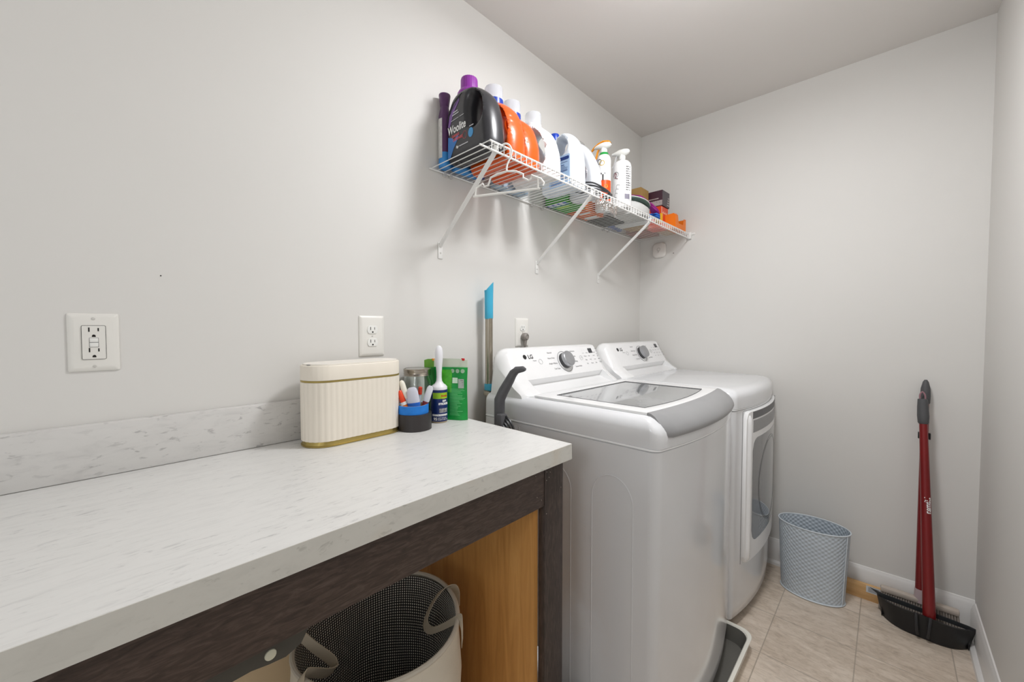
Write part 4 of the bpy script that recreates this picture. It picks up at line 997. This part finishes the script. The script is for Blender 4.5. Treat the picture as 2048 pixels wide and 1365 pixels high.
for k in range(4): b.tube(cat([(0.060 + .004 * k, fy + .0006, 1.905 + .012 * k), (0.075 + .006 * k, fy, 1.935 + .012 * k), (0.115 + 0.01 * k, fy, 1.968 + .008 * k)], False), 0.0008, 5, mi=6)
b.build('label_print', [WINK, M('blue_swirl', (56, 120, 190), 0.4), M('violet_swirl', (120, 84, 150), 0.4), M('pink_red_print', (220, 92, 96), 0.4), M('light_grey_print', (190, 190, 194), 0.4), M('light_blue_drop', (70, 150, 205), 0.4), BK], t, recalc=False)
# tall bottle at the very end
t = thing('starch_bottle', 'slim purple and white bottle at the left end of the shelf behind the black detergent', 'bottle', (0.025, -1.566, ZB))
b = B(); b.lathe([(0.021, 0), (0.0225, 0.004), (0.0225, 0.05)], (0.0265, -1.563, ZB), 24, cap1=False, sy=.95); b.build('base', M('blue_bottle_base', (56, 140, 210), 0.3), t)
b = B(); b.lathe([(0.0225, 0.0501), (0.0225, 0.175), (0.017, 0.20), (0.014, 0.215)], (0.0265, -1.563, ZB), 24, cap0=False, sy=.95); b.build('body', M('purple_bottle', (88, 52, 96), 0.3), t)
b = B(); b.lathe([(0.0145, 0.205), (0.0205, 0.248), (0.020, 0.252), (0.008, 0.254)], (0.0265, -1.563, ZB), 24); b.build('cap', M('purple_bottle', (88, 52, 96), 0.3), t)
b = B(); b.loft([[(0.0265 + 0.0232 * math.cos(a), -1.563 + 0.0221 * math.sin(a), ZB + z) for a in [PI + 2.4 * (i / 12 - .0) - .35 for i in range(13)]] for z in (0.03, 0.10, 0.165)], cap0=False, cap1=False, closed=False); b.build('paper_label', M('pale_label', (206, 204, 200), 0.5, noise=.06, nscale=90), t)
t = thing('blue_bottle', 'bright blue bottle lying against the wall behind the black detergent', 'bottle', (0.026, -1.45, ZB))
b = B(); b.lathe([(0.008, 0), (0.018, 0.003), (0.021, 0.012), (0.021, 0.11), (0.012, 0.125), (0.009, 0.13)], n=24, mx=Matrix.Translation((0.027, -1.531, ZB + 0.0212)) @ Matrix.Rotation(-PI / 2, 4, 'X')); b.build('body', M('blue_bottle_base', (56, 140, 210), 0.3), t)
b = B(); b.lathe([(0.0115, 0), (0.0115, 0.018), (0.010, 0.02)], n=20, mx=Matrix.Translation((0.027, -1.401, ZB + 0.0212)) @ Matrix.Rotation(-PI / 2, 4, 'X')); b.build('cap', M('navy_cap', (40, 60, 130), 0.35), t)
# orange jugs
ORJ = M('orange_jug', (226, 90, 20), 0.28, noise=.02, coat=.2)
CLR = M('clear_cap', (232, 236, 242), 0.12, noise=0, alpha=0.42)
def orange(label, x0, x1, zt, capx, y0, y1):
    h = zt - ZB
    t = jug('orange_detergent_jug', label, 'bottle', x0, x1, zt, capx, y0, y1, [(x1 - 0.090, zt - 0.042), (x1 - 0.066, zt - 0.036), (x1 - 0.042, zt - 0.060), (x1 - 0.027, zt - 0.095), (x1 - 0.025, zt - 0.130), (x1 - 0.034, zt - 0.145), (x1 - 0.055, zt - 0.120), (x1 - 0.080, zt - 0.080)], ORJ, 0.017)
    ym = (y0 + y1) / 2
    b = B(); b.lathe([(0.034, zt - 0.010), (0.034, zt + 0.022), (0.030, zt + 0.024)], (capx, ym, 0), 40); b.build('collar', M('blue_collar', (36, 66, 170), 0.3), t)
    b = B(); b.lathe([(0.0335, zt + 0.0225), (0.0325, zt + 0.064), (0.031, zt + 0.067), (0.0005, zt + 0.0675)], (capx, ym, 0), 40, cap0=False, cap1=False); b.build('cap', CLR, t)
    return t
orange('orange detergent jug with clear cap beside the black detergent bottle', 0.050, 0.262, 2.002, 0.140, -1.478, -1.392)
orange('orange detergent jug with clear cap beside the white jug, farther from the black bottle', 0.050, 0.246, 1.992, 0.135, -1.380, -1.296)
# white jug
WJ = M('white_jug', (240, 240, 240), 0.3, noise=.006)
t = jug('fabric_softener_jug', 'opaque white jug with a clear cap standing right of the orange jugs', 'bottle', 0.060, 0.252, 2.005, 0.140, -1.275, -1.170, [(0.145, 1.970), (0.175, 1.968), (0.205, 1.940), (0.222, 1.90), (0.226, 1.860), (0.216, 1.850), (0.193, 1.88), (0.168, 1.925), (0.148, 1.955)], WJ, 0.024)
b = B(); b.lathe([(0.033, 2.000), (0.033, 2.016), (0.030, 2.018)], (0.140, -1.222, 0), 40); b.build('collar', WJ, t)
b = B(); b.lathe([(0.032, 2.0165), (0.0315, 2.058), (0.030, 2.061), (0.0005, 2.0615)], (0.140, -1.222, 0), 40, cap0=False, cap1=False); b.build('cap', CLR, t)
# bluish-white jug with blue cap
CJ = M('milky_jug', (226, 234, 242), 0.25, noise=.01, sub=.15)
t = jug('bleach_jug', 'milky white jug with a blue cap and a pale blue back label', 'bottle', 0.082, 0.262, 2.018, 0.135, -1.115, -1.015, [(0.158, 1.965), (0.165, 1.995), (0.185, 1.998), (0.205, 1.980), (0.212, 1.955), (0.195, 1.935), (0.172, 1.93)], CJ, 0.024,
        outline=[(0.10, ZB), (0.25, ZB), (0.262, ZB + 0.012), (0.262, 1.86), (0.258, 1.92), (0.245, 1.975), (0.222, 2.008), (0.195, 2.020), (0.165, 2.014), (0.150, 2.003), (0.135, 2.010), (0.112, 2.010), (0.10, 1.98), (0.086, 1.93), (0.082, 1.85), (0.082, ZB + 0.012)])
b = B(); b.lathe([(0.019, 2.010), (0.0195, 2.012), (0.0195, 2.036), (0.018, 2.040), (0.004, 2.041)], (0.128, -1.068, 0), 36); b.build('cap', M('royal_blue_cap', (28, 66, 176), 0.3), t)
b = B(); f = lambda a, c, d: (a, -1.1158 + d, c)
b.slab(rrect(0.138, 0.240, 1.80, 1.918, 0.006), f, 0.0003, mi=0); b.slab(rrect(0.146, 0.236, 1.898, 1.911, 0.005), lambda a, c, d: f(a, c, d - .0004), 0.0003, mi=1)
b.text('Disinfecting', lambda u, v: (0.152 + u, -1.1168, 1.901 + v), 0.0095, 2)
for k in range(15):
    z = 1.889 - .0058 * k; b.box(0.146, 0.146 + random.uniform(.05, .088), -1.1166, -1.1160, z, z + (.0022 if k % 4 == 2 else .0010), mi=1)
b.build('paper_label', [M('pale_blue_label', (176, 206, 238), 0.4), M('label_navy', (34, 64, 132), 0.4), WINK], t, recalc=False)
# iron
t = thing('clothes_iron', 'grey and blue steam iron standing on its heel right of the milky jug', 'iron', (0.20, -0.93, ZB))
B().slab([tuple(p[:2]) for p in cat([(0.128, ZB, 0), (0.245, ZB, 0), (0.262, ZB + .04, 0), (0.257, 1.90, 0), (0.236, 1.955, 0), (0.205, 2.005, 0), (0.170, 2.036, 0), (0.155, 2.030, 0), (0.140, 1.98, 0), (0.130, 1.90, 0), (0.126, 1.84, 0)], True, 5)], xz(-0.93), 0.075, 0.022, res=4).build('body', M('pale_iron_grey', (214, 216, 220), 0.25), t)
B().slab([tuple(p[:2]) for p in cat([(0.131, 1.87, 0), (0.155, 1.89, 0), (0.168, 1.93, 0), (0.163, 1.965, 0), (0.172, 2.0, 0), (0.158, 2.012, 0), (0.143, 1.98, 0), (0.133, 1.93, 0)], True, 5)], lambda a, c, d: (a, -0.9685 + d, c), 0.003, 0.001).build('water_tank', M('periwinkle_tank', (96, 124, 196), 0.2), t)
B().slab([(0.143, 2.015), (0.166, 2.050), (0.178, 2.040), (0.158, 2.005)], xz(-0.93), 0.05, 0.006).build('soleplate_tip', M('warm_grey_tip', (150, 148, 144), 0.4), t)
b = B(); b.slab(circ(0.197, 1.885, 0.028, 28, 0.042), lambda a, c, d: (a, -0.969 + d, c), 0.004, .0015); b.build('dial_plate', M('iron_chrome', (190, 184, 186), 0.15, metal=.8), t)
b = B(); b.slab(rrect(0.188, 0.21, 1.845, 1.885, .003), lambda a, c, d: (a, -0.9725 + d, c), 0.002); b.build('control', DARK, t)
b = B()
for k in range(3): b.tube(cat([(0.15, -0.985, ZB + .09 - .012 * k), (0.20, -0.992, ZB + .06 - .010 * k), (0.262, -0.985 + .01 * k, ZB + .045 - .01 * k), (0.285, -0.94 + .01 * k, ZB + .03 - .006 * k), (0.288, -0.89, ZB + .02), (0.27, -0.875, ZB + .012)], False), 0.0035, 7)
b.tube(cat([(0.14, -0.984, ZB + .05), (0.19, -0.99, ZB + .02), (0.25, -0.985, ZB + .006), (0.28, -0.95, ZB + .006)], False), 0.0035, 7)
b.build('cord', M('dark_grey_cord', (66, 66, 68), 0.4), t)
b = B(); b.box(0.255, 0.292, -0.895, -0.872, ZB, ZB + .02, r=.004); b.build('plug', M('dark_grey_cord', (66, 66, 68), 0.4), t)
# spray bottles
def spray(name, label, cx, cy, r, zsh, col, trig, lever, ang=PI, head=1.0):
    t = thing(name, label, 'spray bottle', (cx, cy, ZB))
    B().lathe([(r - .004, 0.0), (r, 0.005), (r, zsh - ZB - .03), (r * .93, zsh - ZB - .015), (r * .7, zsh - ZB - .003), (0.0125, zsh - ZB + .004), (0.0125, zsh - ZB + .012)], (cx, cy, ZB), 40).build('body', col, t)
    B().lathe([(0.0145, 0), (0.0148, 0.014), (0.012, 0.018), (0.010, 0.03)], (cx, cy, zsh + .008), 28).build('collar', trig, t)
    z = zsh + 0.034
    c, s_ = math.cos(ang), math.sin(ang)
    def P(a, zz): return (cx + a * c, cy + a * s_, zz)
    b = B(); b.loft([[ (Vector(P(a, z + zc)) + Vector((-s_ * wd * math.cos(q), c * wd * math.cos(q), hh * math.sin(q)))) for q in [2 * PI * i / 16 for i in range(16)]] for a, wd, hh, zc in ((-0.036, .004, .005, .006), (-0.030, .010, .011, .006), (-0.01, .014, .017, .006), (0.015, .013, .016, .008), (0.034, .010, .010, .010), (0.046, .007, .007, .011), (0.052, .006, .006, .011))])
    b.build('trigger_head', trig, t)
    B().ribbon(cat([P(0.024, z + .0), P(0.032, z - .012), P(0.036, z - .026), P(0.042, z - .042), P(0.050, z - .052)], False), lambda u: (-s_, c, 0), 0.010, 0.004).build('trigger', lever, t)
    return t
ORT = M('amber_orange', (246, 156, 22), 0.3)
cx, cy = 0.224, -0.832
t = spray('stain_spray_bottle', 'white spray bottle with orange trigger top and green neck band', cx, cy, 0.031, 2.002, M('white_jug', (240, 240, 240), 0.3), WHITE_PL, ORT)
B().lathe([(0.0216, 0), (0.0145, 0.020), (0.0145, 0.021)], (cx, cy, 1.9995), 30).build('neck_band', M('green_band', (24, 150, 62), 0.4), t) if False else None
B().lathe([(0.0298, 0), (0.0255, 0.018), (0.0185, 0.036), (0.0175, 0.038)], (cx, cy, 1.972), 36, cap0=False, cap1=False).build('neck_band', M('green_band', (24, 150, 62), 0.4), t)
b = B(); b.loft([[Vector((cx + a, cy + wd * math.cos(q), 2.052 + zc + hh * math.sin(q))) for q in [2 * PI * i / 14 for i in range(14)]] for a, wd, hh, zc in ((0.036, .004, .003, -.008), (0.026, .010, .005, .002), (0.0, .013, .006, .008), (-0.028, .011, .006, .004), (-0.052, .008, .005, -.006), (-0.062, .006, .004, -.014))]); b.build('orange_top', ORT, t)
vd2 = math.atan2(-2.417 - cy, 1.165 - cx)
def on2(u, v, o=0.0006): a = vd2 + u / .031; return (cx + (.031 + o) * math.cos(a), cy + (.031 + o) * math.sin(a), v)
b = B()
def q2(u0, u1, v0, v1, mi, o=.0006):
    vs = []; fs = []
    for i in range(9): u = u0 + (u1 - u0) * i / 8; vs += [on2(u, v0, o), on2(u, v1, o)]
    for i in range(8): fs.append([2 * i, 2 * i + 2, 2 * i + 3, 2 * i + 1])
    b.add(vs, fs, mi)
q2(-0.018, 0.04, ZB + .005, 1.882, 0)
b.slab([(-0.026, 1.915), (0.02, 1.90), (0.02, 1.882), (-.018, 1.882)], lambda a, c, d: on2(a, c), 0.0002, mi=4)
b.text('IT', lambda u, v: on2(-0.020 + u, 1.882 + v * 1.5, .0009), 0.030, 1, bold=.0012); [b.slab([(-.02, z_), (l_, z_), (l_, z_ + .0018), (-.02, z_ + .0018)], lambda a, c, d: on2(a, c), 0.0002, mi=2) for z_, l_ in ((1.924, .006), (1.929, .002), (1.919, .004))]
b.slab(circ(-0.008, 1.957, 0.0115, 20), lambda a, c, d: on2(a, c, .0008), 0.0002, mi=3); b.slab(circ(-0.022, 1.965, 0.0115, 20), lambda a, c, d: on2(a, c, .0009), 0.0002, mi=5)
b.text('50%', lambda u, v: on2(-0.012 + u, 1.985 + v, -.004), 0.010, 6); b.text('MORE', lambda u, v: on2(-0.012 + u, 1.978 + v, -.003), 0.007, 6)
b.slab(circ(0.010, 1.855, 0.008, 20), lambda a, c, d: on2(a, c, .0009), 0.0002, mi=3)
b.build('label_print', [M('hot_orange_label', (244, 84, 24), 0.35), INK, M('red_small_print', (206, 70, 60), 0.4), M('yellow_badge', (248, 214, 40), 0.4), WHITE_PL, M('grey_seal', (110, 112, 118), 0.4), WINK], t, recalc=False)
t = spray('blue_spray_bottle', 'white bottle with a blue trigger standing behind between the two larger spray bottles', 0.155, -0.735, 0.030, 1.985, M('white_jug', (240, 240, 240), 0.3), M('trigger_blue', (34, 104, 184), 0.3), M('trigger_blue', (34, 104, 184), 0.3))
b = B()
for k in range(5): b.loft([[(0.155 + .0306 * math.cos(a), -0.735 + .0306 * math.sin(a), 1.83 + .025 * k + dz) for a in [-1.2 + .9 * i / 8 for i in range(9)]] for dz in (0, .012)], cap0=False, cap1=False, closed=False)
b.build('label_print', M('dark_red_print', (120, 40, 50), 0.5, noise=.2, nscale=80), t, recalc=False)
cx, cy = 0.246, -0.705
t = spray('white_spray_bottle', 'large plain white spray bottle with white trigger, rightmost of the spray bottles', cx, cy, 0.0425, 2.005, WJ, WHITE_PL, M('grey_white_trigger', (214, 214, 214), 0.3))
vd3 = math.atan2(-2.417 - cy, 1.165 - cx)
def on3(u, v, o=0.0008): a = vd3 + u / .0425; return (cx + (.0425 + o) * math.cos(a), cy + (.0425 + o) * math.sin(a), v)
b = B()
for k in range(11):
    for a0, a1 in ((0.018, 0.023), (0.0245, random.uniform(.029, .034)), (0.036, random.uniform(.037, .042))): b.slab([(a0, 1.965 - .0105 * k), (a1, 1.965 - .0105 * k), (a1, 1.9705 - .0105 * k), (a0, 1.9685 - .0105 * k)], lambda a, c, d: on3(a, c), 0.0002, mi=0)
b.slab(rrect(0.012, 0.038, 1.812, 1.845, .001), lambda a, c, d: on3(a, c, .0007), 0.0002, mi=2)
for k in range(9): b.slab(rrect(0.013 + .0027 * k, 0.0143 + .0027 * k, 1.82, 1.843, .0002), lambda a, c, d: on3(a, c, .0011), 0.0002, mi=1)
b.tube(cat([on3(-.04, 1.93, .001), on3(-.034, 1.943, .001), on3(-.026, 1.935, .001), on3(-.034, 1.922, .001), on3(-.02, 1.915, .001)], False), .0014, 5, mi=3)
b.tube([on3(-0.032 + a, 1.935 + c, .001) for a, c in circ(0, 0, .016, 24, .012)], 0.0008, 5, mi=0, closed=True)
for k in range(5): b.tube(cat([on3(-0.05 + .006 * k, 1.80 + .018 * k, .0008), on3(-0.04 + .004 * k, 1.815 + .018 * k, .0008), on3(-0.03 + .005 * k, 1.812 + .018 * k, .0008)], False), 0.0006, 5, mi=0)
b.build('label_print', [INKG, M('purple_code', (84, 60, 130), 0.5), WINK, M('maroon_print', (120, 40, 60), 0.4)], t, recalc=False)
# boxes behind
def carton(name, label, x0, x1, y0, y1, z0, z1, m, cat_='box', extra=None):
    t = thing(name, label, cat_, ((x0 + x1) / 2, (y0 + y1) / 2, z0))
    B().box(x0, x1, y0, y1, z0, z1, r=.0008, seg=1).build('carton', m, t)
    return t
GB = M('green_box', (70, 160, 60), 0.4); BB = M('blue_print', (60, 104, 176), 0.4); WB = M('white_box', (228, 230, 230), 0.4)
t = carton('dryer_sheet_box', 'green and blue printed box lying flat at the wall, seen through the shelf wires', 0.012, 0.118, -0.985, -0.825, ZB, ZB + .055, GB)
b = B(); b.box(0.014, 0.116, -0.983, -0.945, ZB - .0006, ZB - .0001, mi=0)
for i in range(3):
    for j in range(3): b.box(0.022 + .03 * i, 0.040 + .03 * i, -0.978 + .011 * j, -0.971 + .011 * j, ZB - .0009, ZB - .0005, mi=1)
b.box(0.03, 0.10, -0.93, -0.90, ZB - .0008, ZB - .0003, mi=2)
b.build('label_print', [BB, WINK, M('lime_leaf2', (150, 200, 60), 0.4)], t)
t = carton('orange_detergent_box', 'orange and white box lying flat beside the green one behind the spray bottles', 0.012, 0.118, -0.815, -0.655 + .0, ZB, ZB + .05, M('orange_carton', (222, 110, 44), 0.4), )
b = B(); b.box(0.03, 0.10, -0.70, -0.66, ZB - .0008, ZB - .0002, mi=0); b.box(0.05, 0.11, -0.77, -0.75, ZB - .0008, ZB - .0002, mi=0); b.build('label_print', WB, t)
t = carton('brown_box', 'plain brown cardboard box standing at the back of the shelf', 0.066, 0.170, -0.352, -0.258, ZB, 1.998, M('kraft_card', (168, 134, 78), 0.7, noise=.05))
t = carton('light_bulb_box', 'orange-red box with pale markings under the dark purple box', 0.155, 0.241, -0.250, -0.160, ZB, 1.904, M('red_orange_carton', (226, 74, 28), 0.35, noise=.04))
b = B(); [b.box(0.2412, 0.2418, -0.236 + .011 * k, -0.229 + .011 * k, 1.866, 1.872 + .006 * (k % 2), mi=0) for k in range(6)]
b.box(0.2412, 0.2418, -0.25, -0.243, ZB + .01, 1.90, mi=1); b.build('label_print', [M('peach_print', (250, 190, 160), 0.4), M('pale_edge', (240, 190, 170), 0.4)], t)
t = carton('purple_box', 'dark purple and grey box stacked on the orange-red box', 0.158, 0.246, -0.2505, -0.155, 1.9048, 1.991, M('aubergine_carton', (66, 36, 50), 0.35, noise=.05))
b = B(); b.box(0.160, 0.2455, -0.2512, -0.2506, 1.908, 1.936, mi=0); b.box(0.165, 0.225, -0.2512, -0.2506, 1.945, 1.950, mi=0)
b.box(0.2461, 0.2467, -0.250, -0.156, 1.906, 1.990, mi=1)
for k in range(4): b.box(0.2468, 0.2472, -0.19 + .004 * k, -0.163, 1.915 + .013 * k, 1.922 + .013 * k, mi=0)
b.build('label_print', [M('mid_grey_print', (170, 160, 160), 0.4, noise=.15, nscale=150), M('charcoal_face', (78, 70, 76), 0.4)], t)
# orange open box
t = thing('orange_tray_box', 'open orange cardboard box with a cut-out side at the right end of the shelf front', 'box', (0.27, -0.12, ZB))
OB = M('orange_card', (240, 124, 20), 0.45, noise=.03)
def side(o, fn): B_.slab(o, fn, 0.002)
B_ = B()
side([(0.238, ZB), (0.298, ZB), (0.298, 1.856), (0.29, 1.866), (0.238, 1.862)], lambda a, c, d: (a, -0.196 + d, c))
side([(-0.195, ZB), (-0.045, ZB), (-0.045, 1.855), (-0.075, 1.852), (-0.085, 1.818), (-0.150, 1.815), (-0.163, 1.858), (-0.195, 1.862)], lambda a, c, d: (0.298 + d, a, c))
side([(-0.195, ZB), (-0.045, ZB), (-0.045, 1.855), (-0.195, 1.862)], lambda a, c, d: (0.238 + d, a, c))
side([(0.238, ZB), (0.298, ZB), (0.298, 1.855), (0.238, 1.855)], lambda a, c, d: (a, -0.045 + d, c))
B_.box(0.239, 0.297, -0.195, -0.046, ZB, ZB + .002)
B_.build('carton', OB, t)
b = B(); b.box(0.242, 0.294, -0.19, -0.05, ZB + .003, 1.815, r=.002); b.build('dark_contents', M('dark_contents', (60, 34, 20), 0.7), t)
# folded pad, cloths, book
def blob(name, label, cat_, rings_, m, grp=None):
    o = B().loft(rings_); c = Vector((0, 0, 0)); 
    for v in o.v: c += v
    c /= len(o.v); return tag(o.build(name, m, base=(c.x, c.y, ZB)), label, cat_, grp)
t = thing('folded_pad', 'grey-white folded pad with a dark green rim behind the shelf lip', 'pad', (0.20, -0.50, ZB))
def ell(cx, cy, rx, ry, z, n=36, sl=0): return [(cx + rx * math.cos(a), cy + ry * math.sin(a), z + sl * math.sin(a)) for a in [2 * PI * i / n for i in range(n)]]
B().loft([ell(0.215, -0.535, rx, ry, ZB + z, sl=-s) for z, rx, ry, s in ((0, .070, .092, 0), (0.01, .076, .10, .002), (0.04, .074, .10, .008), (0.052, .06, .09, .012))]).build('padding', M('pad_grey', (200, 200, 198), 0.8, noise=.05), t)
b = B(); b.loft([ell(0.215, -0.535, rx, ry, ZB + z, sl=-.012) for z, rx, ry in ((0.0535, .070, .098), (0.06, .077, .107), (0.066, .076, .106), (0.067, .06, .09))]); b.build('green_rim', M('dark_green_rim', (62, 84, 76), 0.5), t)
b = B(); b.tube(ell(0.215, -0.535, .0765, .1065, ZB + .068, sl=-.012), 0.002, 6, closed=True); b.build('white_edge', WHITE_PL, t)
def cloth(name, label, pts, wd, m, cat_='cloth', th=.006):
    t = thing(name, label, cat_, pts[0])
    for k, (off, ww) in enumerate(((0, 1), (th * 1.3, .82))):
        b = B(); P = cat([Vector(p) + Vector((0, 0, off)) for p in pts], False, 5)
        rings = []
        for i, p in enumerate(P):
            w_ = wd * ww * (0.8 + .2 * math.sin(i * .7)); hh = th * (.6 + .3 * math.sin(i * 1.1 + k))
            tt = (P[min(i + 1, len(P) - 1)] - P[max(0, i - 1)]).normalized(); sd = tt.cross(Vector((0, 0, 1))).normalized()
            rings.append([p + sd * w_ / 2 * math.cos(q) * (1 + .08 * math.sin(3 * q + i)) + Vector((0, 0, hh * math.sin(q) + .002 * math.sin(5 * q + i))) for q in [2 * PI * j / 20 for j in range(20)]])
        b.loft(rings); b.build('fold', m, t)
    return t
cloth('purple_cloth', 'magenta cloth draped over the pad in front of the brown box', [(0.09, -0.43, ZB + .115), (0.14, -0.435, ZB + .13), (0.19, -0.425, ZB + .125), (0.235, -0.40, ZB + .09), (0.255, -0.37, ZB + .055), (0.262, -0.33, ZB + .03)], 0.045, M('magenta_cloth', (150, 40, 128), 0.8), th=.010)
carton('cloth_box', 'low white box under the magenta cloth', 0.06, 0.225, -0.435, -0.36, ZB, ZB + .088, WB)
cloth('blue_cloth', 'rolled bright blue cloth at the shelf lip beside the third brace', [(0.20, -0.41, ZB + .016), (0.235, -0.405, ZB + .020), (0.27, -0.395, ZB + .022), (0.292, -0.385, ZB + .012)], 0.05, M('blue_cloth', (44, 104, 190), 0.8), th=.009)
cloth('dusty_blue_cloth', 'dusty blue crumpled cloth lying on the shelf below the pad, seen from underneath', [(0.02, -0.30, ZB + .008), (0.02, -0.34, ZB + .009), (0.025, -0.40, ZB + .009), (0.03, -0.45, ZB + .008)], 0.03, M('dusty_blue', (76, 104, 168), 0.85), th=.006)
t = carton('paperback_book', 'flat book with dark cover lying behind the orange open box', 0.172, 0.235, -0.150, -0.035, ZB, ZB + .03, M('book_pages', (196, 170, 140), 0.7, noise=.1, nscale=60, stretch=(1, 1, 30)), 'book')
B().box(0.170, 0.2365, -0.152, -0.033, ZB + .0302, ZB + .033).build('cover', M('dark_cover', (40, 34, 36), 0.4), t)
carton('yellow_packet', 'small yellow packet tucked beside the blue cloth', 0.245, 0.285, -0.345, -0.335, ZB, ZB + .05, M('yellow_packet', (238, 176, 30), 0.5), 'packet')
carton('flat_red_box', 'flat reddish brown box at the back of the shelf end', 0.02, 0.145, -0.235, -0.05, ZB, ZB + .03, M('reddish_card', (150, 84, 66), 0.6, noise=.08))
# dark tray behind the sprays
t = carton('black_mat', 'black ridged mat lying at the wall behind the white spray bottle', 0.012, 0.13, -0.645, -0.46, ZB, ZB + .012, M('black_mat', (34, 34, 36), 0.7, noise=.1), 'mat')
carton('grey_packet', 'grey-white plastic packet standing on the black mat', 0.02, 0.09, -0.62, -0.50, ZB + .0125, ZB + .05, M('grey_packet', (180, 182, 186), 0.4, noise=.15, nscale=30), 'packet')
carton('pale_packet', 'pale grey packet lying at the wall behind the white jug', 0.008, 0.052, -1.33, -1.15, ZB, ZB + .02, M('pale_packet', (176, 196, 214), 0.4, noise=.12, nscale=30), 'packet')
# ring clips on the lip
rc_ = B()
rc_.tube([(0.0, 0.010 * math.cos(a), -0.014 + 0.012 * math.sin(a)) for a in [2 * PI * i / 18 for i in range(18)]], 0.0009, 5, closed=True)
rc_.tube([(0.0, -0.002, -0.026), (0.001, -0.004, -0.036), (0.0, 0.002, -0.043), (-0.001, 0.004, -0.036), (0.0, 0.002, -0.026)], 0.0011, 5)
first = None
for i in range(16):
    y = -1.010 + 0.0105 * i + random.uniform(-.002, .002)
    if first is None:
        o = rc_.build('curtain_ring', M('shiny_ring', (200, 190, 184), 0.2, metal=.9), base=(0, 0, 0)); first = o
    else:
        o = first.copy(); COL.objects.link(o)
    o.location = (XF - 0.002 + .002 * (i % 3 - 1), y, ZS - 0.0265 + .0 * i); o.rotation_euler = (0, random.uniform(-.25, .25), random.uniform(-.7, .7))
    tag(o, 'small silver ring clip hanging in the cluster from the shelf lip below the orange-topped spray', 'ring', 'silver ring clips on the shelf lip')
for o in bpy.data.objects:
    if '_b' in o: del o['_b']
